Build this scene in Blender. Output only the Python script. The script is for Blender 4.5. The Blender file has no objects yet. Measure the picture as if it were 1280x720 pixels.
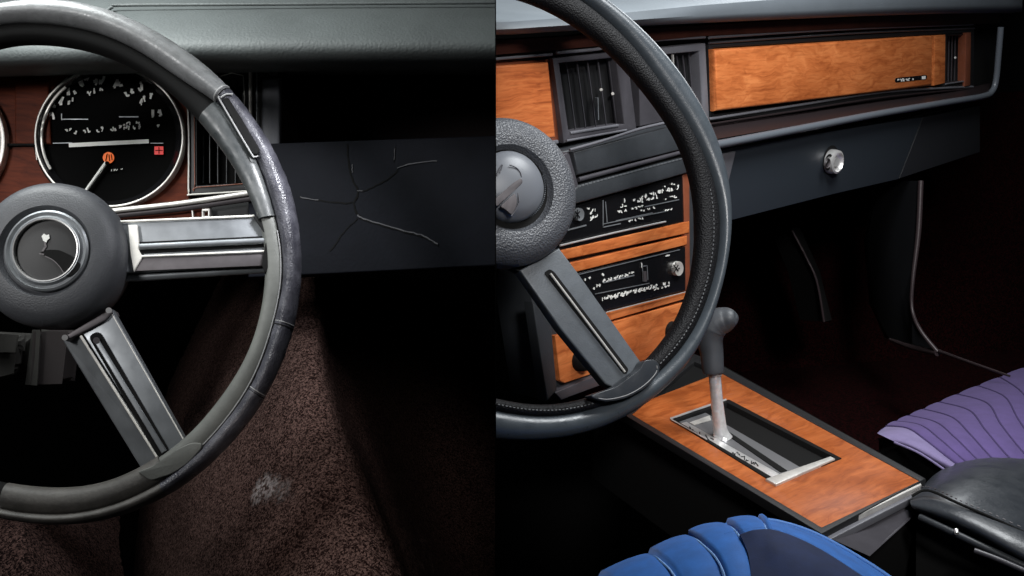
import bpy, bmesh, math, random
from mathutils import Vector as V, Matrix
random.seed(7)
S = bpy.context.scene
COL = S.collection
F, CX, CY = 1400.0, 619.5, 360.0          # lens in 1280-wide pixels, optical axis

def P(px, py, Y):
    return V(((px-CX)/F*Y, Y, (CY-py)/F*Y))

# ------------------------------------------------------------------ materials
def nodes(name):
    m = bpy.data.materials.new(name); m.use_nodes = True
    nt = m.node_tree
    return m, nt, nt.nodes['Principled BSDF']

def mat(name, col, rough=.5, metal=0., var=.0, vscale=40., bump=0., bscale=400., kind='noise',
        coat=0., spec=.5, col2=None, rvar=0., sheen=0., stretch=(1,1,1), bdist=.0006, emis=None, thr=(.35,.65)):
    m, nt, b = nodes(name)
    N, L = nt.nodes, nt.links
    b.inputs['Base Color'].default_value = (*col, 1)
    b.inputs['Roughness'].default_value = rough
    b.inputs['Metallic'].default_value = metal
    b.inputs['Coat Weight'].default_value = coat
    b.inputs['Coat Roughness'].default_value = .12
    b.inputs['Specular IOR Level'].default_value = spec
    if sheen:
        b.inputs['Sheen Weight'].default_value = sheen
        b.inputs['Sheen Roughness'].default_value = .4
    if emis:
        b.inputs['Emission Color'].default_value = (*emis[0], 1)
        b.inputs['Emission Strength'].default_value = emis[1]
    tc = N.new('ShaderNodeTexCoord')
    mp = N.new('ShaderNodeMapping'); mp.inputs['Scale'].default_value = stretch
    L.new(tc.outputs['Object'], mp.inputs['Vector'])
    if col2 is not None or var:
        c2 = col2 if col2 is not None else tuple(min(1, c*(1+var)) for c in col)
        c1 = col if col2 is not None else tuple(c*(1-var) for c in col)
        n = N.new('ShaderNodeTexNoise'); n.inputs['Scale'].default_value = vscale
        n.inputs['Detail'].default_value = 6; n.inputs['Roughness'].default_value = .65
        L.new(mp.outputs[0], n.inputs['Vector'])
        r = N.new('ShaderNodeValToRGB')
        r.color_ramp.elements[0].position = thr[0]; r.color_ramp.elements[1].position = thr[1]
        r.color_ramp.elements[0].color = (*c1, 1); r.color_ramp.elements[1].color = (*c2, 1)
        L.new(n.outputs['Fac'], r.inputs[0]); L.new(r.outputs[0], b.inputs['Base Color'])
    if rvar:
        n = N.new('ShaderNodeTexNoise'); n.inputs['Scale'].default_value = vscale*1.7
        n.inputs['Detail'].default_value = 5
        L.new(mp.outputs[0], n.inputs['Vector'])
        mr = N.new('ShaderNodeMapRange')
        mr.inputs['From Min'].default_value = .3; mr.inputs['From Max'].default_value = .7
        mr.inputs['To Min'].default_value = max(.05, rough-rvar); mr.inputs['To Max'].default_value = min(1, rough+rvar)
        L.new(n.outputs['Fac'], mr.inputs[0]); L.new(mr.outputs[0], b.inputs['Roughness'])
    if bump:
        if kind == 'noise':
            t = N.new('ShaderNodeTexNoise'); t.inputs['Scale'].default_value = bscale
            t.inputs['Detail'].default_value = 4; o = t.outputs['Fac']
        else:
            t = N.new('ShaderNodeTexVoronoi'); t.inputs['Scale'].default_value = bscale
            o = t.outputs['Distance']
        L.new(mp.outputs[0], t.inputs['Vector'])
        bp = N.new('ShaderNodeBump'); bp.inputs['Strength'].default_value = bump
        bp.inputs['Distance'].default_value = bdist
        L.new(o, bp.inputs['Height']); L.new(bp.outputs[0], b.inputs['Normal'])
    return m

WSPEC = .5
def wood(name, dark, mid, light, sc=(6, 60, 60), coat=.35, rough=.4, burl=.0, fig=1.):
    m, nt, b = nodes(name); N, L = nt.nodes, nt.links
    tc = N.new('ShaderNodeTexCoord')
    mp = N.new('ShaderNodeMapping'); mp.inputs['Scale'].default_value = sc
    L.new(tc.outputs['Object'], mp.inputs[0])
    # slow figure warps the fine grain
    n0 = N.new('ShaderNodeTexNoise'); n0.inputs['Scale'].default_value = 14; n0.inputs['Detail'].default_value = 3
    L.new(tc.outputs['Object'], n0.inputs[0])
    ma = N.new('ShaderNodeVectorMath'); ma.operation = 'MULTIPLY_ADD'
    ma.inputs[1].default_value = (1.2*fig, 1.2*fig, 0)
    L.new(n0.outputs['Color'], ma.inputs[0]); L.new(mp.outputs[0], ma.inputs[2])
    n = N.new('ShaderNodeTexNoise'); n.inputs['Scale'].default_value = 5.; n.inputs['Detail'].default_value = 9
    n.inputs['Roughness'].default_value = .62; n.inputs['Distortion'].default_value = .6+burl
    L.new(ma.outputs[0], n.inputs[0])
    r = N.new('ShaderNodeValToRGB'); e = r.color_ramp.elements
    e[0].position = .28; e[0].color = (*dark, 1); e[1].position = .72; e[1].color = (*light, 1)
    k = e.new(.48); k.color = (*mid, 1)
    L.new(n.outputs['Fac'], r.inputs[0])
    mx = N.new('ShaderNodeMixRGB'); mx.blend_type = 'MULTIPLY'
    n2 = N.new('ShaderNodeTexNoise'); n2.inputs['Scale'].default_value = 9; n2.inputs['Detail'].default_value = 5
    L.new(tc.outputs['Object'], n2.inputs[0])
    r2 = N.new('ShaderNodeValToRGB')
    r2.color_ramp.elements[0].position = .35; r2.color_ramp.elements[0].color = (.66, .57, .48, 1)
    r2.color_ramp.elements[1].position = .6; r2.color_ramp.elements[1].color = (1, 1, 1, 1)
    L.new(n2.outputs['Fac'], r2.inputs[0])
    mx.inputs[0].default_value = .7
    mp3 = N.new('ShaderNodeMapping'); mp3.inputs['Scale'].default_value = (40, 420, 420)
    L.new(tc.outputs['Object'], mp3.inputs[0])
    n3 = N.new('ShaderNodeTexNoise'); n3.inputs['Scale'].default_value = 1.; n3.inputs['Detail'].default_value = 3
    L.new(mp3.outputs[0], n3.inputs[0])
    r3 = N.new('ShaderNodeValToRGB')
    r3.color_ramp.elements[0].position = .36; r3.color_ramp.elements[0].color = (.55, .45, .38, 1)
    r3.color_ramp.elements[1].position = .50; r3.color_ramp.elements[1].color = (1, 1, 1, 1)
    L.new(n3.outputs['Fac'], r3.inputs[0])
    mx3 = N.new('ShaderNodeMixRGB'); mx3.blend_type = 'MULTIPLY'; mx3.inputs[0].default_value = .38
    L.new(r.outputs[0], mx3.inputs[1]); L.new(r3.outputs[0], mx3.inputs[2]); r = mx3
    L.new(r.outputs[0], mx.inputs[1]); L.new(r2.outputs[0], mx.inputs[2]); L.new(mx.outputs[0], b.inputs['Base Color'])
    b.inputs['Roughness'].default_value = rough; b.inputs['Coat Weight'].default_value = coat
    b.inputs['Specular IOR Level'].default_value = .5 if coat > .2 else .22
    b.inputs['Coat Roughness'].default_value = .25
    bp = N.new('ShaderNodeBump'); bp.inputs['Strength'].default_value = .25; bp.inputs['Distance'].default_value = .0004
    L.new(n.outputs['Fac'], bp.inputs['Height']); L.new(bp.outputs[0], b.inputs['Normal'])
    return m

def carpet_mat(name, dark, light, sc, patch=False):
    m, nt, b = nodes(name); N, L = nt.nodes, nt.links
    tc = N.new('ShaderNodeTexCoord')
    n0 = N.new('ShaderNodeTexNoise'); n0.inputs['Scale'].default_value = sc*.8; n0.inputs['Detail'].default_value = 2
    L.new(tc.outputs['Object'], n0.inputs[0])
    wv = N.new('ShaderNodeVectorMath'); wv.operation = 'MULTIPLY_ADD'; wv.inputs[1].default_value = (.003,)*3
    L.new(n0.outputs['Color'], wv.inputs[0]); L.new(tc.outputs['Object'], wv.inputs[2])
    vo = N.new('ShaderNodeTexVoronoi'); vo.inputs['Scale'].default_value = sc
    L.new(wv.outputs[0], vo.inputs[0])
    sx = N.new('ShaderNodeSeparateColor'); L.new(vo.outputs['Color'], sx.inputs[0])
    n = N.new('ShaderNodeTexNoise'); n.inputs['Scale'].default_value = sc*.12; n.inputs['Detail'].default_value = 4
    L.new(tc.outputs['Object'], n.inputs[0])
    mm = N.new('ShaderNodeMath'); mm.operation = 'MULTIPLY_ADD'; mm.inputs[1].default_value = .6
    L.new(n.outputs['Fac'], mm.inputs[0]); L.new(sx.outputs[0], mm.inputs[2])
    r = N.new('ShaderNodeValToRGB'); e = r.color_ramp.elements
    e[0].position = .50; e[0].color = (*dark, 1); e[1].position = 1.0; mm.inputs[1].default_value = .35; e[1].color = (*light, 1)
    L.new(mm.outputs[0], r.inputs[0])
    out = r.outputs[0]
    if patch:                                   # dried chalky scuff with a shape of its own
        g = N.new('ShaderNodeTexCoord')
        acc = None
        for (cx_, cy_, Y_, rad, amt) in patch:
            c = P(cx_, cy_, Y_)
            d = N.new('ShaderNodeVectorMath'); d.operation = 'DISTANCE'
            L.new(g.outputs['Object'], d.inputs[0]); d.inputs[1].default_value = c
            mr = N.new('ShaderNodeMapRange'); mr.inputs['From Min'].default_value = rad; mr.inputs['From Max'].default_value = rad*.1
            mr.inputs['To Min'].default_value = 0; mr.inputs['To Max'].default_value = amt
            L.new(d.outputs['Value'], mr.inputs[0])
            if acc is None: acc = mr.outputs[0]
            else:
                a = N.new('ShaderNodeMath'); a.operation = 'MAXIMUM'
                L.new(acc, a.inputs[0]); L.new(mr.outputs[0], a.inputs[1]); acc = a.outputs[0]
        n3 = N.new('ShaderNodeTexNoise'); n3.inputs['Scale'].default_value = 260; n3.inputs['Detail'].default_value = 3
        L.new(g.outputs['Object'], n3.inputs[0])
        t = N.new('ShaderNodeMapRange'); t.inputs['From Min'].default_value = .38; t.inputs['From Max'].default_value = .62
        L.new(n3.outputs['Fac'], t.inputs[0])
        mu = N.new('ShaderNodeMath'); mu.operation = 'MULTIPLY'
        L.new(acc, mu.inputs[0]); L.new(t.outputs[0], mu.inputs[1])
        mx = N.new('ShaderNodeMixRGB'); L.new(mu.outputs[0], mx.inputs[0])
        L.new(out, mx.inputs[1]); mx.inputs[2].default_value = (.62, .58, .58, 1)
        out = mx.outputs[0]
    L.new(out, b.inputs['Base Color'])
    b.inputs['Roughness'].default_value = .95; b.inputs['Specular IOR Level'].default_value = .05
    ad = N.new('ShaderNodeMath'); ad.operation = 'MULTIPLY'; ad.inputs[1].default_value = -1
    L.new(vo.outputs['Distance'], ad.inputs[0])
    bp = N.new('ShaderNodeBump'); bp.inputs['Strength'].default_value = 1; bp.inputs['Distance'].default_value = .0012
    L.new(ad.outputs[0], bp.inputs['Height']); L.new(bp.outputs[0], b.inputs['Normal'])
    return m

M = {}
# worn interior
M['pad_old']   = mat('faded_vinyl', (.105,.118,.118), .55, var=.10, vscale=18, bump=.6, bscale=420, bdist=.0008)
M['wood_old']  = wood('red_brown_veneer', (.055,.010,.004), (.115,.022,.008), (.17,.036,.013), sc=(5,38,38), coat=.0, rough=.65)
M['black']     = mat('black_plastic', (.012,.012,.013), .5)
M['matte']     = mat('matte_black', (.006,.006,.006), .85, spec=.2)
M['recess']    = mat('recess_black', (.010,.006,.006), .8, spec=.2)
M['panel_old'] = mat('blue_black_vinyl', (.006,.007,.011), .7, spec=.15, var=.25, vscale=12, bump=.35, bscale=300)
M['crack_light'] = mat('crack_highlight', (.11,.11,.12), .5)
M['post']      = mat('grey_post', (.10,.105,.12), .5, var=.25, vscale=60, stretch=(1,.2,1))
M['chrome']    = mat('chrome', (.82,.81,.80), .28, metal=.62, var=.08, vscale=60)
M['chrome_old']= mat('dull_chrome', (.68,.66,.62), .38, metal=.45, var=.15, vscale=80)
M['spoke_old'] = mat('worn_satin_metal', (.25,.265,.28), .44, metal=.5, var=.12, vscale=35, rvar=.12)
M['spoke_drk'] = mat('worn_dark_metal', (.10,.09,.095), .5, metal=.3, var=.2, vscale=35)
M['cream']     = mat('pale_cream', (.80,.78,.72), .45, var=.12, vscale=90)  # pale cream for spoke edges, ridge and gauge outline
M['leather_old'] = mat('worn_leather', (.045,.045,.056), .36, var=.0, col2=(.12,.12,.14), vscale=60, bump=.35, bscale=800, bdist=.0008, kind='vor', rvar=.16, thr=(.42,.72))
M['rim_top']   = mat('highlighted_leather', (.21,.215,.22), .34, var=.2, vscale=70, bump=.3, bscale=500, rvar=.12)  # upper rim leather, paler: its top highlight put into the colour
M['band_old']  = mat('grey_green_vinyl', (.145,.15,.138), .55, var=.15, vscale=50, bump=.25, bscale=500)
M['rim_low']   = mat('brown_grey_vinyl', (.085,.079,.072), .6, var=.25, vscale=60, bump=.5, bscale=420)
M['scuffed']   = mat('scuffed_band', (.035,.040,.042), .42, col2=(.10,.105,.105), vscale=40, rvar=.15, bump=.3, bscale=300)
M['hub_old']   = mat('grained_hub', (.066,.069,.077), .5, var=.12, vscale=40, bump=.4, bscale=900, bdist=.0008)
M['stitch']    = mat('seam_thread', (.30,.30,.30), .7)
M['emblem']    = mat('black_enamel', (.018,.018,.019), .55)
M['gauge']     = mat('gauge_black', (.003,.003,.003), .9, spec=.05)
M['print']     = mat('white_print', (.88,.88,.84), .6)
M['orange_lamp'] = mat('orange_lamp', (.7,.15,.03), .5, emis=((1,.16,.02), .35))
M['red_lamp']  = mat('red_lamp', (.55,.03,.03), .5, emis=((1,.03,.02), .25))
M['pedal']     = mat('brown_pedal', (.007,.004,.004), .9, var=.2, vscale=40)
M['pedal_g']   = mat('grey_pedal', (.016,.015,.013), .85, var=.2, vscale=40)
M['carpet']    = carpet_mat('worn_brown_carpet', (.012,.0055,.005), (.125,.076,.065), 820,
                 patch=[(332,614,.925,.017,1.),(348,616,.915,.017,.85),(366,621,.90,.017,.65),(384,629,.888,.016,.5),(402,642,.872,.016,.42),(418,658,.858,.015,.34),(430,676,.845,.014,.25),(356,652,.90,.015,.22)])
M['carpet_dim'] = carpet_mat('dimmed_brown_carpet', (.006,.003,.003), (.075,.043,.037), 650)  # the brown carpet again, dimness of the footwell put into its colour
# restored interior
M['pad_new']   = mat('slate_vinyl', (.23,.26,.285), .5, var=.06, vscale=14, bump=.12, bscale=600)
M['pad_edge']  = mat('slate_vinyl_shaded', (.13,.148,.165), .5, var=.06, vscale=14, bump=.12, bscale=600)  # same vinyl, shade of the front roll put into its colour
M['wood_new']  = wood('orange_veneer', (.38,.095,.026), (.62,.18,.052), (.80,.275,.09), sc=(5,20,20), coat=.1, rough=.45, burl=.1, fig=.6)
M['wood_con']  = wood('amber_veneer', (.26,.06,.014), (.44,.115,.028), (.58,.175,.05), sc=(5,20,20), coat=.1, rough=.42, burl=.1, fig=.6)
M['wood_grain']= wood('orange_straight_veneer', (.32,.075,.022), (.62,.17,.05), (.76,.25,.08), sc=(4,70,70), coat=.4, rough=.4)
M['copper']    = mat('red_brown_trim', (.22,.065,.032), .35, coat=.3, var=.15)
M['bezel']     = mat('grey_purple_plastic', (.060,.057,.065), .36, var=.1, vscale=40, bump=.15, bscale=700)
M['bezel_l']   = mat('grey_plastic', (.13,.13,.145), .38, var=.08)
M['stack']     = mat('charcoal_plastic', (.036,.040,.045), .42, var=.12, vscale=40, bump=.35, bscale=700)
M['brown_trim']= mat('dark_brown_trim', (.018,.012,.013), .45)
M['hammered'] = mat('rippled_chrome', (.97,.95,.95), .18, metal=.45, coat=.5, var=.15, vscale=150, bump=.9, bscale=160, bdist=.0015)
M['redstrip'] = mat('dark_red_strip', (.045,.012,.007), .5, var=.3, vscale=20)
M['lip2'] = mat('grey_thread', (.10,.105,.11), .6)
M['side'] = mat('near_black_panel', (.012,.013,.016), .6)
M['lip']       = mat('slate_lip', (.12,.135,.155), .32)
M['panel_new'] = mat('blue_grey_panel', (.023,.029,.037), .5, bump=.12, bscale=600)
M['hub_new']   = mat('pebbled_hub', (.078,.083,.094), .42, var=.08, vscale=60, bump=.8, bscale=620, bdist=.0008, kind='vor')
M['cap']       = mat('smooth_cap', (.15,.16,.18), .42)
M['leather_new'] = mat('slate_leather', (.050,.060,.070), .33, var=.1, vscale=70, bump=.25, bscale=600, rvar=.06)
M['band_new']  = mat('perforated_black_leather', (.004,.004,.005), .6, spec=.22, bump=.6, bscale=700, bdist=.0009, kind='vor')
M['spoke_new'] = mat('slate_spoke', (.10,.112,.125), .45, var=.1, vscale=90, bump=.3, bscale=700)
M['gloss']     = mat('gloss_black', (.006,.006,.007), .25, coat=.3)
M['knob']      = mat('soft_black_knob', (.055,.06,.068), .5, bump=.15, bscale=600)
M['gate']      = mat('grey_gate_plate', (.13,.13,.135), .4)
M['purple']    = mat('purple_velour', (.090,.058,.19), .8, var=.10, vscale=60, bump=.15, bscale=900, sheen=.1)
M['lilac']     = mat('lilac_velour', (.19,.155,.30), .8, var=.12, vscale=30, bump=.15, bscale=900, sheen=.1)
M['plum'] = mat('plum_groove_shade', (.045,.028,.10), .9)
M['blue_seam'] = mat('pale_seam_highlight', (.16,.30,.55), .8)
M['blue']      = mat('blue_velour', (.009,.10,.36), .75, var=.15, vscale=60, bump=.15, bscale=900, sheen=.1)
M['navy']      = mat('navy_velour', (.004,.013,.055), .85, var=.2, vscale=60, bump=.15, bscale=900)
M['blue_pipe'] = mat('blue_piping', (.03,.14,.42), .6)
M['blk_lthr']  = mat('black_leather', (.028,.032,.038), .36, bump=.3, bscale=420, rvar=.08, coat=.1)
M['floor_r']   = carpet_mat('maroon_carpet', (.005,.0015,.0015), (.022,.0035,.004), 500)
M['faint']     = mat('dark_sill_metal', (.045,.032,.034), .4, metal=.2)

# ------------------------------------------------------------------ objects
def tag(o, label=None, cat=None, group=None, kind=None):
    if label: o['label'] = label
    if cat: o['category'] = cat
    if group: o['group'] = group
    if kind: o['kind'] = kind
    return o

def thing(name, label, cat, loc, group=None):
    o = bpy.data.objects.new(name, None); COL.objects.link(o)
    o.empty_display_size = .02
    o.location = loc
    return tag(o, label, cat, group)

def world_of(o):
    m = Matrix.LocRotScale(o.location, o.rotation_euler, o.scale) if o.type == 'EMPTY' else o.matrix_basis.copy()
    p = o.parent
    return (o.get('_w') and None) or (world_of(p) @ m if p else m)

def link(name, bm, m, parent=None, frame=None, cut=0, smooth=40, keep=None):
    """bm holds WORLD coordinates; frame gives the object's own axes; cut -1 keeps x<0, +1 keeps x>0"""
    if cut:
        r = bmesh.ops.bisect_plane(bm, geom=bm.verts[:]+bm.edges[:]+bm.faces[:], dist=1e-6,
                                   plane_co=(cut*.0004, 0, 0), plane_no=(1, 0, 0),
                                   clear_inner=cut > 0, clear_outer=cut < 0)
        es = [e for e in r['geom_cut'] if isinstance(e, bmesh.types.BMEdge) and e.is_boundary]
        if es:
            try: bmesh.ops.holes_fill(bm, edges=es)
            except Exception: pass
    bmesh.ops.recalc_face_normals(bm, faces=bm.faces[:])
    fr = frame.copy() if frame is not None else Matrix.Identity(4)
    bm.transform(fr.inverted())
    me = bpy.data.meshes.new(name); bm.to_mesh(me); bm.free()
    for p in me.polygons: p.use_smooth = True
    me.set_sharp_from_angle(angle=math.radians(smooth))
    me.materials.append(m)
    o = bpy.data.objects.new(name, me); COL.objects.link(o)
    if parent is not None:
        o.parent = parent
        o.matrix_basis = world_of(parent).inverted() @ fr
    else:
        o.matrix_basis = fr
    return o

class Plane:
    """a real plane in the car: origin, u (right), v (up), n (towards the viewer)"""
    def __init__(s, o, u, n):
        s.o = V(o); s.n = V(n).normalized(); s.u = (V(u) - V(u).dot(s.n)*s.n).normalized()
        s.v = s.n.cross(s.u).normalized()
        s.M = Matrix((( s.u.x, s.v.x, s.n.x, s.o.x), (s.u.y, s.v.y, s.n.y, s.o.y), (s.u.z, s.v.z, s.n.z, s.o.z), (0,0,0,1)))
    def at(s, px, py, off=0.):
        d = V(((px-CX)/F, 1, (CY-py)/F)); o = s.o + s.n*off
        return d * (o.dot(s.n)/d.dot(s.n))
    def loc(s, px, py, off=0.):
        w = s.at(px, py, off) - s.o
        return w.dot(s.u), w.dot(s.v)
    def W(s, a, b, c=0.):
        return s.o + s.u*a + s.v*b + s.n*c

def rounded(pts, r, n=5):
    """round the corners of a 2-D polygon; r in the polygon's units"""
    out = []
    k = len(pts)
    for i in range(k):
        p0, p, p1 = V(pts[i-1]).to_2d(), V(pts[i]).to_2d(), V(pts[(i+1) % k]).to_2d()
        a, b = p0-p, p1-p
        rr = min(r, a.length*.45, b.length*.45)
        A, B = p + a.normalized()*rr, p + b.normalized()*rr
        for j in range(n+1):
            t = j/n
            out.append(tuple(A*(1-t)**2 + p*2*t*(1-t) + B*t*t))
    return out

def slab_bm(bm, pl, pts, t, off=0., bev=0., rnd=0.):
    if rnd: pts = rounded(pts, rnd)
    vs = [bm.verts.new(pl.at(x, y, off)) for x, y in pts]
    f = bm.faces.new(vs)
    f.normal_update()
    r = bmesh.ops.extrude_face_region(bm, geom=[f])
    nv = [g for g in r['geom'] if isinstance(g, bmesh.types.BMVert)]
    for v in nv: v.co -= pl.n*t
    if bev:
        es = list(f.edges)
        try: bmesh.ops.bevel(bm, geom=es, offset=bev, segments=3, profile=.5, affect='EDGES', clamp_overlap=True)
        except Exception: pass

def slab(name, pl, pts, t, m, parent=None, off=0., bev=.0008, rnd=0., cut=0):
    """polygon seen at the given places on plane pl, extruded t away from the viewer"""
    bm = bmesh.new(); slab_bm(bm, pl, pts, t, off, bev, rnd)
    return link(name, bm, m, parent, pl.M, cut)

def frame(name, pl, outer, inner, t, m, parent=None, off=0., bev=.0006, cut=0, rnd=0., lip=0.):
    if rnd: outer = rounded(outer, rnd); inner = rounded(inner, rnd*.8)
    bm = bmesh.new(); n = len(outer)
    A = [bm.verts.new(pl.at(x, y, off)) for x, y in outer]
    B = [bm.verts.new(pl.at(x, y, off-lip)) for x, y in inner]
    A2 = [bm.verts.new(v.co - pl.n*t) for v in A]; B2 = [bm.verts.new(v.co - pl.n*t) for v in B]
    for i in range(n):
        j = (i+1) % n
        bm.faces.new((A[i], A[j], B[j], B[i])); bm.faces.new((A2[j], A2[i], B2[i], B2[j]))
        bm.faces.new((A[j], A[i], A2[i], A2[j])); bm.faces.new((B[i], B[j], B2[j], B2[i]))
    if bev:
        es = [e for e in bm.edges if (e.verts[0] in A and e.verts[1] in A) or (e.verts[0] in B and e.verts[1] in B)]
        bmesh.ops.bevel(bm, geom=es, offset=bev, segments=2, profile=.5, affect='EDGES', clamp_overlap=True)
    return link(name, bm, m, parent, pl.M, cut)

def cat(pts, n=6, closed=False):
    """Catmull-Rom through points (Vectors)"""
    pts = [V(p) for p in pts]; k = len(pts); out = []
    for i in range(k if closed else k-1):
        g = lambda j: pts[j % k] if closed else pts[max(0, min(k-1, j))]
        a, b, c, d = g(i-1), g(i), g(i+1), g(i+2)
        for q in range(n):
            t = q/n
            out.append(.5*((2*b) + (c-a)*t + (2*a-5*b+4*c-d)*t*t + (3*b-a-3*c+d)*t**3))
    if not closed: out.append(pts[-1])
    return out

def tube_bm(bm, pts, r, seg=10, cap=True, closed=False, flat=1.):
    n = len(pts); rings = []
    up = V((.13, .2, 1)).normalized()
    for i, p in enumerate(pts):
        a = pts[(i-1) % n] if (closed or i) else pts[0]
        b = pts[(i+1) % n] if (closed or i < n-1) else pts[-1]
        t = (b-a).normalized(); s = t.cross(up)
        if s.length < 1e-4: s = t.cross(V((1, 0, 0)))
        s.normalize(); w = s.cross(t).normalized()
        rr = r[min(i, len(r)-1)] if isinstance(r, (list, tuple)) else r
        rings.append([bm.verts.new(p + (s*math.cos(q*2*math.pi/seg)*flat + w*math.sin(q*2*math.pi/seg))*rr) for q in range(seg)])
    for i in range(n if closed else n-1):
        A, B = rings[i], rings[(i+1) % n]
        for q in range(seg):
            bm.faces.new((A[q], A[(q+1) % seg], B[(q+1) % seg], B[q]))
    if cap and not closed:
        bm.faces.new(rings[0]); bm.faces.new(rings[-1][::-1])

def tube(name, pts, r, m, parent=None, seg=10, smooth_n=0, cut=0, fr=None, closed=False):
    bm = bmesh.new()
    if smooth_n:
        if isinstance(r, (list, tuple)):
            rr = []
            for i in range(len(r)-1): rr += [r[i]+(r[i+1]-r[i])*q/smooth_n for q in range(smooth_n)]
            r = rr + [r[-1]]
        pts = cat(pts, smooth_n, closed)
    tube_bm(bm, pts, r, seg, closed=closed)
    return link(name, bm, m, parent, fr, cut, smooth=60)

def loft(name, secs, m, parent=None, closed=True, cut=0, fr=None, smooth=40, bev=0.):
    bm = bmesh.new()
    R = [[bm.verts.new(p) for p in s] for s in secs]
    n = len(R[0])
    for i in range(len(R)-1):
        for j in range(n if closed else n-1):
            k = (j+1) % n
            bm.faces.new((R[i][j], R[i][k], R[i+1][k], R[i+1][j]))
    if closed:
        bm.faces.new(R[0]); bm.faces.new(R[-1][::-1])
    if bev:
        bm.normal_update()
        es = [e for e in bm.edges if len(e.link_faces) == 2 and e.calc_face_angle(0) > .5]
        bmesh.ops.bevel(bm, geom=es, offset=bev, segments=3, profile=.5, affect='EDGES', clamp_overlap=True)
    return link(name, bm, m, parent, fr, cut, smooth)

def lathe(name, pl, c, prof, m, parent=None, seg=72, cut=0, off=0.):
    """prof: list of (radius, height) about plane normal through picture point c"""
    a, b = pl.loc(c[0], c[1], off)
    bm = bmesh.new(); rings = []
    for r, h in prof:
        if r == 0: rings.append([bm.verts.new(pl.W(a, b, h+off))])
        else: rings.append([bm.verts.new(pl.W(a+r*math.cos(2*math.pi*k/seg), b+r*math.sin(2*math.pi*k/seg), h+off)) for k in range(seg)])
    for A, B in zip(rings, rings[1:]):
        for k in range(seg):
            j = (k+1) % seg
            if len(A) == 1: bm.faces.new((A[0], B[k], B[j]))
            elif len(B) == 1: bm.faces.new((A[k], B[0], A[j]))
            else: bm.faces.new((A[k], A[j], B[j], B[k]))
    fr = pl.M.copy(); fr.translation = pl.W(a, b, off)
    return link(name, bm, m, parent, fr, cut, smooth=50)

def grid(name, rows, m, parent=None, n=8, cut=0, disp=None, thick=0., fr=None):
    """smooth surface through a net of points"""
    R = [cat(r, n) for r in rows]
    C = [cat([r[i] for r in R], n) for i in range(len(R[0]))]
    bm = bmesh.new()
    W, H = len(C), len(C[0])
    vs = [[bm.verts.new(C[i][j]) for j in range(H)] for i in range(W)]
    for i in range(W-1):
        for j in range(H-1):
            bm.faces.new((vs[i][j], vs[i+1][j], vs[i+1][j+1], vs[i][j+1]))
    bm.normal_update()
    if disp:
        mv = []
        for i in range(W):
            for j in range(H):
                v = vs[i][j]; nn = v.normal.copy()
                if nn.dot(v.co) > 0: nn = -nn
                mv.append((v, v.co + nn*disp(i/(W-1), j/(H-1))))
        for v, c in mv: v.co = c
    if thick:
        bm.normal_update()
        fs = bm.faces[:]
        r = bmesh.ops.duplicate(bm, geom=fs)
        dv = [g for g in r['geom'] if isinstance(g, bmesh.types.BMVert)]
        mp = r['vert_map']
        for a in [v for col in vs for v in col]:
            b = mp[a]; d = b.co.normalized(); b.co = b.co + d*thick
        def side(seq):
            for a, b in zip(seq, seq[1:]): bm.faces.new((a, b, mp[b], mp[a]))
        side([vs[i][0] for i in range(W)]); side([vs[i][H-1] for i in range(W)])
        side([vs[0][j] for j in range(H)]); side([vs[W-1][j] for j in range(H)])
    return link(name, bm, m, parent, fr, cut, smooth=70)

def smooth_profile(pl, c, pts, N=240, sig=5, off=0.):
    """periodic radius(theta) about picture point c on the plane, from traced points"""
    ca, cb = pl.loc(*c)
    pr = []
    for p in pts:
        a, b = pl.loc(p[0], p[1], off); a -= ca; b -= cb
        pr.append((math.atan2(b, a) % (2*math.pi), math.hypot(a, b)))
    pr.sort()
    ext = [(t-2*math.pi, r) for t, r in pr] + pr + [(t+2*math.pi, r) for t, r in pr]
    raw = []
    for i in range(N):
        t = 2*math.pi*i/N
        for (t0, r0), (t1, r1) in zip(ext, ext[1:]):
            if t0 <= t <= t1:
                raw.append(r0+(r1-r0)*(t-t0)/max(1e-6, t1-t0)); break
    out = []
    w = [math.exp(-.5*(k/sig)**2) for k in range(-3*sig, 3*sig+1)]
    for i in range(N):
        out.append(sum(raw[(i+k-3*sig) % N]*w[k] for k in range(len(w)))/sum(w))
    return out

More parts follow.
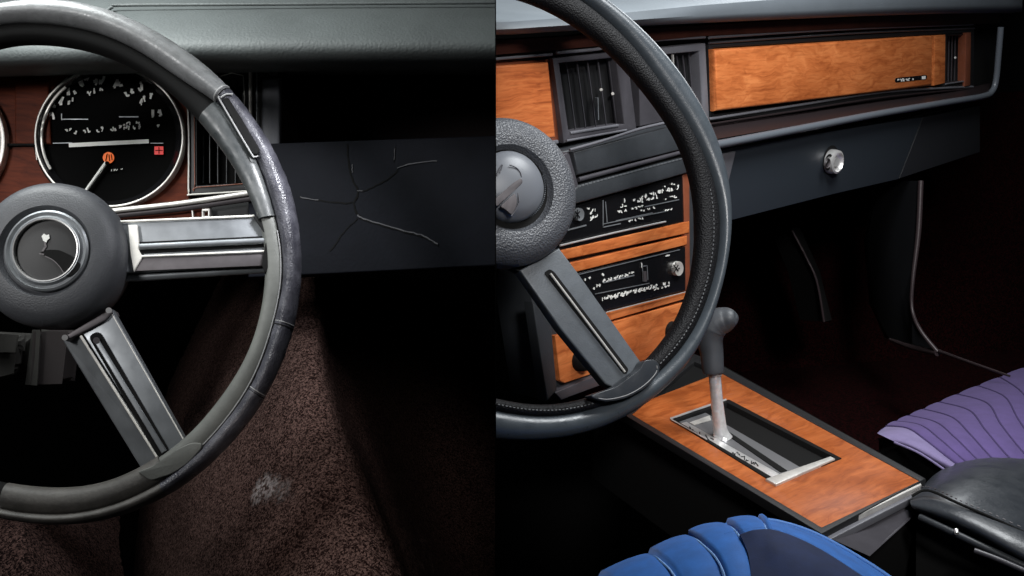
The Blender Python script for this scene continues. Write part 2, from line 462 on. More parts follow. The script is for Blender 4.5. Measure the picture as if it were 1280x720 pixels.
def ring(name, pl, c, rin, rout, h, m, parent=None, a0=0, a1=360, off=0., seg=20, cut=0, sq=1., wob=0., grow=0.):
    """tube of elliptic section between radii rin(theta) and rout(theta)"""
    ca, cb = pl.loc(*c)
    N = len(rin); bm = bmesh.new(); rings = []
    steps = int(abs(a1-a0)/360*N)
    full = abs(a1-a0) >= 360
    rnd = random.Random(3)
    for s in range(steps if full else steps+1):
        t = math.radians(a0 + (a1-a0)*s/steps); k = (t/(2*math.pi)*N) % N
        i0 = int(k) % N; f = k-int(k)
        ri = rin[i0]*(1-f)+rin[(i0+1) % N]*f; ro = rout[i0]*(1-f)+rout[(i0+1) % N]*f
        rc, w = (ri+ro)/2, (ro-ri)/2+grow
        R = []
        for q in range(seg):
            p = 2*math.pi*q/seg; cs, sn = math.cos(p), math.sin(p)
            x = math.copysign(abs(cs)**sq, cs)*w; z = math.copysign(abs(sn)**sq, sn)*(h+grow)
            if wob: x += rnd.uniform(-wob, wob); z += rnd.uniform(-wob, wob)
            r = rc+x
            R.append(bm.verts.new(pl.W(ca+r*math.cos(t), cb+r*math.sin(t), off+z)))
        rings.append(R)
    n = len(rings)
    for i in range(n if full else n-1):
        A, B = rings[i], rings[(i+1) % n]
        for q in range(seg): bm.faces.new((A[q], A[(q+1) % seg], B[(q+1) % seg], B[q]))
    if not full:
        bm.faces.new(rings[0]); bm.faces.new(rings[-1][::-1])
    return link(name, bm, m, parent, pl.M, cut, smooth=60)

SEG = [((0,0),(0,1)),((0,1),(1,1)),((1,1),(1,0)),((1,0),(0,0)),((0,.5),(1,.5)),((0,1),(1,0)),((0,0),(1,1)),((.5,0),(.5,1))]
def strokes(name, pl, m, items, parent, off, w=.35, t=.0003):
    """small printed marks: items = (x, y, width, height, slope, seed) -> a few pen strokes each"""
    bm = bmesh.new()
    for (x, y, cw, ch, sl, seed) in items:
        rn = random.Random(seed)
        p = (rn.uniform(0, .4), rn.random())
        for q in range(rn.choice((4, 5, 6))):
            e = (min(1, max(0, p[0]+rn.uniform(-.5, .75))), min(1, max(0, p[1]+rn.choice((-1, 1))*rn.uniform(.25, .8))))
            x0, y0 = x+p[0]*cw, y-p[1]*ch+p[0]*cw*sl; x1, y1 = x+e[0]*cw, y-e[1]*ch+e[0]*cw*sl
            line_bm(bm, pl, x0, y0, x1, y1, w*rn.uniform(.7, 1.4), off, t)
            p = e
    return link(name, bm, m, parent, pl.M)

def line_bm(bm, pl, x0, y0, x1, y1, w, off, t=.0003):
    d = V((x1-x0, y1-y0)); 
    if d.length < 1e-4: return
    n = V((-d.y, d.x)).normalized()*w/2
    slab_bm(bm, pl, [(x0+n.x, y0+n.y), (x1+n.x, y1+n.y), (x1-n.x, y1-n.y), (x0-n.x, y0-n.y)], t, off)

def lines(name, pl, m, segs, parent, off, t=.0003):
    bm = bmesh.new()
    for (x0, y0, x1, y1, w) in segs: line_bm(bm, pl, x0, y0, x1, y1, w, off, t)
    return link(name, bm, m, parent, pl.M)

def text_row(x0, y0, x1, y1, n, ch, seed, gap=.3):
    out = []
    sl = (y1-y0)/(x1-x0); cw = (x1-x0)/n
    rn = random.Random(seed)
    for i in range(n):
        if rn.random() < .12: continue
        out.append((x0+i*cw, y0+i*cw*sl, cw*(1-gap), ch*rn.uniform(.75, 1.1), sl, seed*100+i))
    return out

# ================================================================== LEFT: the worn interior
DL = Plane(P(310,170,1.06), (1,0,0), (0,-1,.10))
dash = thing('dashboard', 'worn dashboard with faded grey pad, round gauge and cracked dark lower panel', 'dashboard', P(310,340,1.1))
def sec(x, pts): return [P(x, y, Y) for y, Y in pts]
# padded top: rolled front, flat top rising to the windscreen
pad_prof = [(97,1.16),(93,1.07),(89,1.03),(82,1.0),(72,.985),(56,.982),(38,.995),(24,1.013),(14,1.035),(10,1.05),(3,1.055),(-40,1.25),(-60,1.6),(20,1.6)]
def shift(pp, d): return [(y+d, Y) for y, Y in pp]
pad_prof = [tuple(q)[:2] for q in cat([V((a, b, 0)) for a, b in pad_prof[:9]], 4)] + pad_prof[9:]
loft('dash_pad', [sec(-90, shift(pad_prof, 6)), sec(150, shift(pad_prof, 0)), sec(400, shift(pad_prof, -3)), sec(640, shift(pad_prof, -4))], M['pad_old'], dash, cut=-1, smooth=75)
tube('pad_seam', [P(132,15,1.028), P(140,9,1.03), P(152,6.5,1.034), P(300,5.5,1.035), P(640,3,1.035)], .0016, M['pad_old'], dash, smooth_n=5, cut=-1)
slab('wood_panel', DL, [(-60,88),(236,88),(236,262),(-60,275)], .012, M['wood_old'], dash)
# darker raised upper block of veneer beside the gauge
slab('wood_block', DL, [(18,99),(60,99),(64,180),(18,181)], .006, M['wood_old'], dash, off=.004, bev=.002)
slab('wood_step', DL, [(-40,179),(58,179),(58,182),(-40,183)], .006, M['matte'], dash, off=.0045)
# housings: the chrome outline beside the gauge and round the vent
def rod(name, pl, pts, wpx, m, parent, off=.002, n=5, cut=0):
    pp = [pl.at(x, y, off) for x, y in pts]
    r = wpx/2/F*pp[0].y
    return tube(name, pp, r, m, parent, seg=8, smooth_n=n, cut=cut)
rod('chrome_outline', DL, [(46,200),(44,160),(55,127),(84,97)], 1.6, M['chrome_old'], dash, .003)
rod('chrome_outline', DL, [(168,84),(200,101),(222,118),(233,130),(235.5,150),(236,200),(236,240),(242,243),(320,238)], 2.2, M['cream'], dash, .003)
g = slab('gauge', DL, [(136+95*math.cos(a*math.pi/36), 171+89*math.sin(a*math.pi/36)) for a in range(72)], .03, M['gauge'], dash, off=.001, bev=0)
def ell(cx, cy, rx, ry, n=64): return [(cx+rx*math.cos(a*2*math.pi/n), cy+ry*math.sin(a*2*math.pi/n)) for a in range(n)]
frame('bezel', DL, ell(136,171,93.5,88), ell(136,171,91,85.5), .02, M['chrome_old'], g, off=.010, bev=.0006)
frame('inner_ring', DL, ell(136,171,90.8,85.3), ell(138,172,82,79), .003, M['gloss'], g, off=.009, bev=0, lip=.006)
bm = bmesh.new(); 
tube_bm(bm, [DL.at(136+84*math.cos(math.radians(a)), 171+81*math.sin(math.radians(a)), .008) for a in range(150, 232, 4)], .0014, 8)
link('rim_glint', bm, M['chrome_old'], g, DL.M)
# outer and inner number rings, drawn as small printed marks
it = []
for k, (x, y) in enumerate([(60,150),(72,131),(91,116),(104,106),(123,104),(148,106),(170,113),(186,127),(197,144)]):
    it += [(x-6, y+3, 6, 10, -.3, 10+k), (x+1, y+1, 6, 10, -.2, 40+k)]
M_NUM = it
strokes('numerals', DL, M['print'], it, g, .0035, w=2.5)
it = []
for k, (x, y) in enumerate([(85,131),(92,125),(111,119),(119,115),(126,114),(144,111),(156,120),(159,118),(175,128),(178,132),(198,161)]):
    it.append((x-1.5, y+2, 4, 7, .0, 70+k))
strokes('small_numerals', DL, M['print'], it + text_row(80,168,178,161,17,6,5)+text_row(152,157,176,155,4,3.5,9), g, .0035, w=1.4)
for q_ in [(77,149,110,149,1.2),(77,142,77,150,1),(149,146,173,146,1.4),(66,179,90,178.5,1),(188,179,204,179,.8)]: lines('scale_line', DL, M['spoke_old'], [q_], g, .0035)
lines('white_bar', DL, M['print'], [(86,181.5,186,176.5,5)], g, .004)
slab('warning_lamp', DL, ell(135.5,197,7,7,24), .001, M['orange_lamp'], g, off=.0035, bev=0)
lines('lamp_symbol', DL, M['gauge'], [(132,201,134,192,1.1),(136,193,137,201,1.1),(139,193,140,200,1)], g, .0042)
slab('red_lamp', DL, [(193,183),(204,183),(204,193),(193,193)], .001, M['red_lamp'], g, off=.0035, bev=0)
lines('lamp_symbol', DL, M['gauge'], [(194,188,203,188,.8),(198.5,184,198.5,192,.8)], g, .0042)
strokes('caption', DL, M['print'], text_row(139,214,154,212.5,5,2.6,3), g, .0035, w=.7)
tube('needle', [DL.at(133,203,.006), DL.at(104,243,.006)], [.0018,.0014], M['print'], g, seg=8)
tube('needle_pin', [DL.at(134,204,.002), DL.at(134,204,.009)], .002, M['gauge'], g, seg=12)
g2 = frame('second_gauge', DL, ell(-78,176,84,84), ell(-78,176,78,78), .02, M['chrome_old'], dash, off=.010)
slab('gauge_face', DL, ell(-78,176,79,79), .01, M['gauge'], g2, off=.001, bev=0)
# air vent at the dash's end
v = frame('air_vent', DL, [(237,88),(311,88),(311,239),(237,243)], [(246,97),(303,97),(303,229),(246,232)], .03, M['black'], dash, off=.001)
slab('duct', DL, [(240,90),(308,90),(308,236),(240,238)], .004, M['matte'], v, off=-.035, bev=0)
rod('inner_line', DL, [(243,140),(243.5,231),(246,234),(312,229)], 1.3, M['copper'], v, .002, n=3)
rod('inner_line', DL, [(276,95),(304,94.5),(304,150)], 1.2, M['chrome_old'], v, .002, n=2)
for x in (254,262,272,283,294):
    lines('slat', DL, M['stack'], [(x,99,x,229,.8)], v, -.010, .004)
rod('chrome_strip', DL, [(313,86),(313,120),(314,240)], 5.0, M['chrome_old'], dash, .004, n=1)
rod('thin_strip', DL, [(321,86),(321,240)], 1.8, M['spoke_old'], dash, .004, n=1)
slab('end_panel', DL, [(309,84),(330,84),(330,262),(309,262)], .03, M['black'], dash, off=.0)
slab('end_post', DL, [(327,99),(350,96),(350,240),(327,250)], .03, M['post'], dash, off=.004, bev=.003)
# open glove recess
slab('recess_back', DL, [(340,60),(660,60),(660,200),(340,200)], .004, M['recess'], dash, off=-.14, cut=-1, bev=0)
slab('recess_side', DL, [(348,80),(352,80),(352,185),(348,185)], .13, M['recess'], dash, off=-.003, bev=0)
# lower panel, its cracks are dark strips, edge highlights painted as pale strips
lp = slab('lower_panel', DL, [(310,180),(640,168.5),(640,331),(310,347)], .02, M['panel_old'], dash, off=.012, bev=.0018, cut=-1)
def crack(pts, w, m, off, parent):
    bm = bmesh.new(); n = len(pts)
    pp = [p + V((random.uniform(-.8,.8), random.uniform(-.6,.6), 0)) for p in cat([V((x, y, 0)) for x, y in pts], 5)]
    for a, b in zip(pp, pp[1:]): line_bm(bm, DL, a.x, a.y, b.x, b.y, w*random.uniform(.7, 1.2), off)
    return link('crack', bm, m, parent, DL.M)
for pts, w in (([(434,180),(436,200),(439,222),(446,234),(447,244),(442,253)],2.2), ([(374,247),(400,251),(432,254),(440,253)],1.6),
               ([(442,253),(446,266),(452,272)],2.4), ([(447,273),(430,290),(412,314)],1.4), ([(494,184),(492,202)],1.2), ([(451,240),(470,232),(490,220),(497,212)],1.6)):
    crack(pts, w, M['matte'], .0124, lp)
for pts, w in (([(447,269),(452,272),(466,277),(505,288),(530,295),(547,305)],1.5), ([(440,206),(440.5,216)],1.0), ([(375,246),(398,250)],1.),
               ([(494,186),(493,200)],.9), ([(497,210),(515,204),(547,201)],1.2), ([(447,238),(454,238.5)],1.)):
    crack(pts, w, M['crack_light'], .0128, lp)
for pts, w in (([(449,273),(465,278),(505,290),(530,297),(547,307)],1.2), ):
    crack(pts, w, M['matte'], .0126, lp)
# lower moulding under gauge and vent
rod('chrome_moulding', DL, [(110,268),(150,262.5),(220,255),(305,242.5),(330,238)], 7.0, M['chrome_old'], dash, .02, n=2)
rod('grey_moulding', DL, [(110,274),(150,268.5),(220,261),(305,249),(332,245)], 9.0, M['spoke_drk'], dash, .015, n=2)
slab('under_strip', DL, [(90,268),(320,246),(320,290),(90,300)], .02, M['black'], dash, off=.006)
slab('wood_strip', DL, [(100,274),(262,258),(262,270),(100,284)], .004, M['wood_old'], dash, off=.009)
sw = frame('switch', DL, [(252,261),(262,260),(262,272),(252,273)], [(254,264),(260,263.5),(260,270),(254,270)], .006, M['chrome_old'], dash, off=.016)
lines('switch_pin', DL, M['chrome_old'], [(240,262,241,272,1.4)], dash, .014, .004)

# ---- steering wheel
WL = Plane(P(70,326,.84), (1,0,0), (.05,-1,.16))
wh = thing('steering_wheel', 'worn steering wheel with scuffed grey rim, bright metal spokes and black round emblem', 'steering wheel', P(70,326,.84))
outL = [(0,9),(72,2),(144,18),(202,47),(253,81),(289,115),(318,152),(342,190),(360,228),(371,275),(376,320),(374,365),(368,400),(355,444),(333,493),(292,547),(249,591),(215,615),(178,634),(133,649),(89,655),(40,652),(0,645),(-90,612),(-160,540),(-205,440),(-222,330),(-205,220),(-160,120),(-90,45),(-40,20)]
midL = [(0,31),(72,32),(110,37),(144,49),(202,83),(235,110),(276,128),(318,192),(335,240),(345,272),(352,301),(356,337),(352,373),(344,400),(334,437),(320,476),(290,520),(253,562),(205,603),(160,625),(110,640),(60,642),(0,632),(-85,600),(-145,530),(-185,440),(-200,330),(-185,225),(-140,135),(-80,65),(-40,43)]
innL = [(0,50),(72,52),(100,56),(126,64),(180,90),(217,117),(240,140),(265,172),(285,196),(300,222),(312,245),(324,272),(333,310),(333,345),(325,402),(307,453),(276,498),(231,551),(191,578),(133,607),(80,613),(22,607),(0,605),(-70,580),(-125,510),(-160,430),(-175,330),(-160,235),(-120,155),(-70,90),(-35,62)]
cL = (70,326)
ro, rm, ri = (smooth_profile(WL, cL, p, sig=4) for p in (outL, midL, innL))
ring('rim', WL, cL, rm, ro, .012, M['rim_top'], wh, 47, 262, off=.002, grow=.0006)
ring('rim_leather', WL, cL, rm, ro, .0125, M['leather_old'], wh, -33, 47, off=.002, wob=.0003, grow=.0006)
ring('rim_leather', WL, cL, rm, ro, .0128, M['leather_old'], wh, -62, -33, off=.002, wob=.0002, grow=.0010)
ring('rim_lower', WL, cL, rm, ro, .0125, M['rim_low'], wh, -98, -62, off=.002, grow=.0007)
ring('inner_band', WL, cL, ri, rm, .010, M['matte'], wh, 47, 262, off=-.006, sq=.8, grow=.001)  # upper stretch drawn black: its shade put into the colour
ring('inner_band', WL, cL, ri, rm, .0115, M['scuffed'], wh, 12, 47, off=-.0005, sq=.75, grow=.001)
ring('inner_band', WL, cL, ri, rm, .009, M['band_old'], wh, -60, 12, off=-.001, sq=.7, grow=.001)
ring('inner_band', WL, cL, ri, rm, .010, M['rim_low'], wh, -98, -60, off=.001, sq=.9, grow=.002)
def mixp(a, b, t): return [x*(1-t)+y*t for x, y in zip(a, b)]
def arc(name, pl, c, rad, a0, a1, h, r, m, parent, n=30, cut=0, dashed=False):
    ca, cb = pl.loc(*c); N = len(rad); pts = []
    for s in range(n+1):
        t = math.radians(a0+(a1-a0)*s/n); k = (t/(2*math.pi)*N) % N; i0 = int(k) % N; f = k-int(k)
        q = rad[i0]*(1-f)+rad[(i0+1) % N]*f
        pts.append(pl.W(ca+q*math.cos(t), cb+q*math.sin(t), h))
    bm = bmesh.new()
    if dashed:
        for a, b in zip(pts[::2], pts[1::2]): tube_bm(bm, [a, b], r, 6)
    else: tube_bm(bm, pts, r, 6)
    return link(name, bm, m, parent, pl.M, cut)
arc('seam', WL, cL, rm, -58, 8, .0085, .0008, M['matte'], wh)
arc('seam', WL, cL, mixp(rm, ri, .08), -58, 8, .0088, .0005, M['stitch'], wh)
arc('stitching', WL, cL, mixp(rm, ro, .62), -12, 26, .0137, .0006, M['stitch'], wh, n=90, dashed=True)
def cross_seam(a, m=M['matte'], r=.0005):
    ca, cb = WL.loc(*cL); N = len(rm); k = int((a % 360)/360*N)
    t = math.radians(a); pts = []
    for q in range(13):
        p = math.pi*q/12; w = (ro[k]-rm[k])/2; rc = (ro[k]+rm[k])/2
        x = rc+math.cos(p)*(w+.0006); z = .002+math.sin(p)*.0131
        pts.append(WL.W(ca+x*math.cos(t), cb+x*math.sin(t), z))
    tube('seam', pts, r, m, wh, seg=6)
for a in (-16, -33, 47): cross_seam(a)
cross_seam(-15.2, M['stitch'], .0004); cross_seam(47.8, M['stitch'], .0009); cross_seam(-32.3, M['stitch'], .0004)
# the long slot let into the upper right of the rim
slab('slot', WL, [(277,124),(285,121),(325,187),(321,194),(313,190)], .004, M['matte'], wh, off=.0155, bev=.0006, rnd=4)
rod('slot_edge', WL, [(274,122),(276,127),(313,190),(318,196),(323,195)], 2.2, M['stitch'], wh, .0155, n=4)
rod('slot_edge', WL, [(276,122),(283,118),(291,118)], 2.6, M['stitch'], wh, .0155, n=4)
# patch at the foot of the lower spoke
slab('spoke_patch', WL, [(171,590),(190,583),(224,560),(240,553),(252,554),(252,560),(238,576),(215,592),(188,601)], .008, M['band_old'], wh, off=.0135, bev=.002, rnd=5)
# hub
hz = .93
hub = lathe('hub', WL, (67,320), [(0,.016),(.030,.017),(.0305,.0165),(.034,.0205),(.044,.0195),(.050,.016),(.0535,.010),(.0550,.002),(.0545,-.01),(.050,-.03),(0,-.03)], M['hub_old'], wh, off=.004)
er = lathe('emblem_ring', WL, (70,319.5), [(.0222,.019),(.0228,.0225),(.0245,.0228),(.0262,.0205),(.0285,.0215),(.0300,.0205),(.0305,.015),(.0222,.015)], M['spoke_old'], hub, off=.004)
lathe('emblem_rim', WL, (70,319.5), [(.0222,.0195),(.0226,.0235),(.0234,.0237),(.0238,.022),(.0238,.018),(.0222,.018)], M['chrome'], er, off=.004)
em = lathe('emblem', WL, (70,319.5), [(0,.0215),(.012,.0212),(.0225,.020),(.0225,.014),(0,.014)], M['emblem'], hub, off=.004)
slab('emblem_bird', WL, [(49,316),(60,312),(74,312.5),(88,319),(100,330),(97,338),(88,345),(83,346),(76,334),(66,324),(57,321)], .0006, M['matte'], em, off=.0262, bev=0, rnd=3)
bm = bmesh.new()
for a, b in zip(*(lambda q: (q, q[1:]))(cat([V((56,320,0)),V((66,325,0)),V((75,334,0)),V((82,346,0))], 5))): line_bm(bm, WL, a.x, a.y, b.x, b.y, .9, .0264)
for s_ in [(56,301,57,309,2.6),(57,308,53,314,2.2),(49,317,55,318,1.6)]: line_bm(bm, WL, *s_, .0264)
link('emblem_line', bm, M['spoke_drk'], em, WL.M)
slab('emblem_head', WL, [(52,295),(55,292),(58,294),(61,293),(62,298),(59,300),(58,303),(54,301)], .0008, M['print'], em, off=.0266, bev=0)
# right spoke: flat faces, groove with a rod, dark facet, rolled lower lip
sp = slab('spoke', WL, [(140,279),(318,271.5),(335,296),(331,331),(150,341)], .010, M['spoke_old'], wh, off=.002, bev=.001)
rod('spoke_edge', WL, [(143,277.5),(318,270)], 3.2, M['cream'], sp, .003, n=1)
slab('groove', WL, [(172,302.5),(331,295),(332,308),(172,317)], .002, M['matte'], sp, off=.0034, bev=0)
rod('groove_rod', WL, [(175,308.5),(331,301)], 8, M['spoke_old'], sp, .0045, n=1)
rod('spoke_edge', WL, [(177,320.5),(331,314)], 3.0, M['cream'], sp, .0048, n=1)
slab('dark_facet', WL, [(177,322),(332,315.5),(332,332),(169,339)], .003, M['spoke_drk'], sp, off=.0038, bev=.0004)
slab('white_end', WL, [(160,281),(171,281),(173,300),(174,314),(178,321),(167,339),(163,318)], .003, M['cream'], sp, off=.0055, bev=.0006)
rod('rolled_lip', WL, [(140,347),(180,346),(332,336)], 11, M['spoke_old'], sp, -.006, n=2)
slab('end_bracket', WL, [(316,270),(327,270),(345,297),(343,324),(331,342),(327,331),(333,296)], .006, M['matte'], sp, off=.008, bev=.0008)
# lower spoke
sp = slab('spoke', WL, [(100,412),(139,386),(234,555),(206,578)], .010, M['spoke_old'], wh, off=.003, bev=.0008)
fac = loft('side_facet', [[WL.at(79,424,-.006), WL.at(103,420,.003), WL.at(100,424,-.010), WL.at(80,428,-.012)], [WL.at(181,592,-.006), WL.at(206,580,.003), WL.at(204,584,-.010), WL.at(182,594,-.012)]], M['spoke_old'], sp, fr=WL.M)
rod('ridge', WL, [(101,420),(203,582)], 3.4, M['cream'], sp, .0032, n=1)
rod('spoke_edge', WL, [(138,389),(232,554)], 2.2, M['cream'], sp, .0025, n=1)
slab('slot', WL, [(110,420),(124,413),(213,565),(200,575)], .0015, M['matte'], sp, off=.0038, bev=0, rnd=7)
slab('slot_bar', WL, [(117,426),(122,422),(208,563),(202,567)], .002, M['spoke_old'], sp, off=.0052, bev=.0006)
tube('slot_screw', [WL.at(120.5,425.5,.004), WL.at(120.5,425.5,.0062)], .0024, M['spoke_drk'], sp, seg=16)
slab('collar', WL, [(80,420),(138,386),(140,391),(132,400),(110,412),(82,426)], .02, M['spoke_drk'], sp, off=.006, bev=.001)
for x, y in ((81,422),(136,388)): tube('rivet', [WL.at(x,y,.004), WL.at(x,y,.008)], .0022, M['chrome'], sp, seg=12)

# ---- things hanging under the column
def box_from(name, front, depth, m, parent=None, bev=.002, extra=None):
    A = [P(*p) for p in front]; B = [p + V((0, depth, 0)) for p in A]
    return loft(name, [A, B], m, parent, bev=bev)
t = thing('brake_pedal', 'dark brown flat arm hanging below the wheel hub, grey along its left edge', 'pedal', P(58,478,.98))
box_from('arm', [(44,417,.98),(82,417,.98),(75,477,.98),(41,478,.98)], .03, M['pedal'], t)
box_from('side_strip', [(41,415,.985),(49,415,.975),(45,479,.975),(33,478,.985)], .02, M['pedal_g'], t)
t = thing('lever_stub', 'short grey stub at the left edge beside the brown hanging arm', 'lever', P(0,478,.97))
box_from('stub', [(-60,420,.97),(17,424,.97),(12,462,.97),(-60,480,.97)], .03, M['pedal_g'], t, bev=.004)
box_from('stub_top', [(-60,416,.965),(16,423,.965),(15,436,.965),(-60,436,.965)], .02, M['pedal_g'], t, bev=.003)

# ---- carpets
random.seed(5)
noi = lambda i, j: random.uniform(-.0009, .0009)
rowsT = [[P(285,330,1.75),P(305,335,1.5),P(345,340,1.28),P(392,345,1.20),P(430,350,1.42),P(520,350,1.7),P(700,350,1.8)],
         [P(240,420,1.65),P(268,420,1.38),P(325,420,1.14),P(394,420,1.06),P(425,420,1.25),P(520,420,1.6),P(700,420,1.7)],
         [P(205,500,1.6),P(238,500,1.30),P(315,500,1.04),P(406,500,.96),P(440,500,1.13),P(530,500,1.5),P(700,500,1.62)],
         [P(180,600,1.55),P(212,600,1.22),P(305,600,.96),P(437,600,.87),P(474,600,1.04),P(540,600,1.4),P(700,600,1.5)],
         [P(170,680,1.5),P(204,680,1.17),P(302,680,.90),P(462,680,.81),P(504,680,.96),P(560,680,1.3),P(700,680,1.4)],
         [P(160,780,1.45),P(195,780,1.12),P(300,780,.83),P(500,780,.75),P(545,780,.88),P(600,780,1.2),P(720,780,1.3)]]
tag(grid('tunnel_carpet', rowsT, M['carpet'], n=22, cut=-1, disp=noi), 'worn speckled brown carpet over the humped transmission tunnel, with a chalky scuff', kind='structure')
rowsF = [[P(-160,600,1.25),P(0,630,1.08),P(60,640,1.1),P(150,640,1.3)],
         [P(-160,660,1.1),P(0,662,.98),P(50,668,1.0),P(150,690,1.2)],
         [P(-160,740,.98),P(0,745,.9),P(70,745,.92),P(160,745,1.15)],
         [P(-160,800,.92),P(0,800,.84),P(90,800,.86),P(170,800,1.1)]]
tag(grid('floor_carpet', rowsF, M['carpet_dim'], n=14, cut=-1, disp=noi), 'brown carpet of the driver footwell below the worn wheel', kind='structure')

# ================================================================== RIGHT: the restored interior
T = V((1.074,1,.269)).normalized()
Nn = V((.697,-.697,-.188)).normalized()
DR = Plane(P(620,130,1.05), T, Nn)
dr = thing('dashboard', 'restored dashboard with orange wood panels, slotted air vents, radio stack and dark blue lower panel', 'dashboard', DR.at(900,280))
def rsec(x, pts): return [DR.at(x, y, o) for y, o in pts]
# top pad
def padsec(x, crease, low, under):
    return [DR.at(x, under, -.09), DR.at(x, under, .0), DR.at(x, low, .030), DR.at(x, low-(low-crease)*.25, .034), DR.at(x, crease+2, .030), DR.at(x, crease-2, .020), DR.at(x, crease-40, -.16), DR.at(x, crease-90, -.5), DR.at(x, crease-20, -.5)]
def padpart(name, i0, i1, m, mat2=None): pass
S_ = [(560,29,46,66),(640,26,43,62),(720,20,38,58),(800,13,32,50),(870,6,29,46),(960,-1,25,40),(1080,-6,20,34),(1180,-9,17,30),(1262,-10,16,28),(1278,-8,15,26)]
top = [[DR.at(x, c+1, .030), DR.at(x, c-1.5, .026), DR.at(x, c-14, -.03), DR.at(x, c-40, -.16), DR.at(x, c-95, -.5), DR.at(x, c-60, -.52), DR.at(x, c+1, -.1)] for x, c, l, u in S_]
loft('dash_pad', top, M['pad_new'], dr, cut=1, fr=DR.M)
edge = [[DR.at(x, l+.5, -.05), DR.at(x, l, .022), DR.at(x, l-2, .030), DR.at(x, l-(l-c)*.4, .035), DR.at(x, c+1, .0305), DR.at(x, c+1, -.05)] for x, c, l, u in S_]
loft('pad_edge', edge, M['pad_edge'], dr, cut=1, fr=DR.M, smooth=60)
slab('upper_strip', DR, [(600,52),(720,45),(800,36),(960,27),(1250,14),(1250,29),(1080,35),(960,41),(880,45),(700,62),(600,70)], .02, M['redstrip'], dr, off=.006, bev=0, cut=1)
# main carrier behind everything
slab('carrier', DR, [(600,68),(700,62),(885,46),(1218,29),(1232,36),(1232,112),(886,160),(835,172),(700,200),(600,215)], .03, M['black'], dr, off=-.012, bev=0, cut=1)
# slim rails along the top
for nm, pts, w, m in (('top_rail', [(600,75.5),(640,72),(690,68)], 4, 'bezel_l'), ('top_rail', [(695,66),(750,61),(812,50.5),(881,46.5)], 4.5, 'bezel_l'), ('top_rail', [(886,47),(1000,39.5),(1100,34.5),(1216,30.5)], 4, 'bezel_l'), ('thin_rail', [(886,54),(1000,46),(1100,40),(1218,35.5)], 3, 'bezel'), ('thin_rail',[(886,51.5),(1216,33.3)],1.2,'matte')):
    rod(nm, DR, pts, w, M[m], dr, .004, n=4, cut=1)
# left veneer plate
slab('wood_panel', DR, [(600,84),(686,78),(695,172),(600,186)], .012, M['wood_grain'], dr, off=.006, bev=.0022, cut=1)
slab('panel_surround', DR, [(600,79),(689,74),(699,176),(600,190)], .012, M['copper'], dr, off=-.002, bev=.001, cut=1)
slab('panel_foot', DR, [(640,186),(698,175),(699,179),(640,194)], .012, M['bezel_l'], dr, off=.001, cut=1)
def vent(outer, inner, n, m, pin, lean=0):
    v = frame('air_vent', DR, outer, inner, .035, m, dr, off=.004, bev=.0012, lip=.002)
    slab('duct', DR, [(x, y) for x, y in outer], .004, M['matte'], v, off=-.040, bev=0)
    for k in range(n):
        f = (k+.7)/(n+.4)
        x0 = inner[0][0]+(inner[1][0]-inner[0][0])*f; y0 = inner[0][1]+(inner[1][1]-inner[0][1])*f
        x1 = inner[3][0]+(inner[2][0]-inner[3][0])*f; y1 = inner[3][1]+(inner[2][1]-inner[3][1])*f
        s = slab('slat', DR, [(x0-.5,y0),(x0+.5,y0),(x1+.5,y1),(x1-.5,y1)], .0012, M['bezel'], v, off=-.006, bev=0)
    for px, py in pin:
        tube('vent_pin', [DR.at(px,py,-.003), DR.at(px,py,.002)], .0016, M['chrome_old'], v, seg=10)
    return v
v1 = vent([(691,73),(784,63.5),(796,161),(705,179)], [(699,79),(770,72),(780,155),(711,165)], 5, M['bezel'], [(751.5,112),(766,117)])
lines('vent_lever', DR, M['spoke_old'], [(747.5,122,748.3,150,1.2)], v1, .0, .004)
rod('vent_sill', DR, [(712,166.5),(772,157)], 4.5, M['bezel_l'], v1, .002, n=1)
rod('vent_sill', DR, [(708,176),(783,162.5)], 3, M['bezel_l'], v1, .006, n=1)
slab('blank_panel', DR, [(798,64),(826,61),(838,150),(800,158)], .012, M['bezel'], dr, off=.002, bev=.001)
v2 = vent([(827,60),(882,54),(887,150),(842,157)], [(833,68),(874,64),(878,140),(845,146)], 5, M['bezel_l'], [])
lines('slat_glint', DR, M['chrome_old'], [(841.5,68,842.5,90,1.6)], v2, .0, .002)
# glove door
gl = slab('glove_door', DR, [(893.5,62),(1166,44.5),(1165.5,107.5),(895,139.5)], .012, M['wood_new'], dr, off=.012, bev=.0042)
frame('door_surround', DR, [(886,56),(1218,35),(1218,110),(887,152)], [(892,60),(1207,41),(1206,104),(893,143)], .012, M['black'], dr, off=.004, bev=.001)
bg = slab('badge', DR, [(1119,97.5),(1159,93.5),(1159,99),(1119,103.5)], .002, M['gloss'], gl, off=.0125, bev=.0004, rnd=2.5)
strokes('badge_script', DR, M['print'], text_row(1121.5,102.2,1148,99.2,8,3.2,21,.15), bg, .0131, w=.9)
slab('badge_square', DR, [(1153,95.5),(1157,95),(1157,98.7),(1153,99)], .0006, M['print'], bg, off=.0132, bev=0)
slab('wood_strip', DR, [(1168.5,44.5),(1182,43.5),(1181.5,104),(1168,107)], .012, M['wood_new'], dr, off=.009, bev=.001)
slab('side_strip', DR, [(1207.5,41),(1214,40.5),(1213,107),(1206.5,108)], .012, M['copper'], dr, off=.008, bev=.001)
v3 = vent([(1182.5,43),(1207,42),(1206,104),(1181.5,107)], [(1184,45),(1205,44),(1204,101),(1183,103)], 5, M['black'], [(1194,72)])
rod('vent_sill', DR, [(1182,105),(1206,101.5)], 2, M['bezel_l'], v3, .005, n=1)
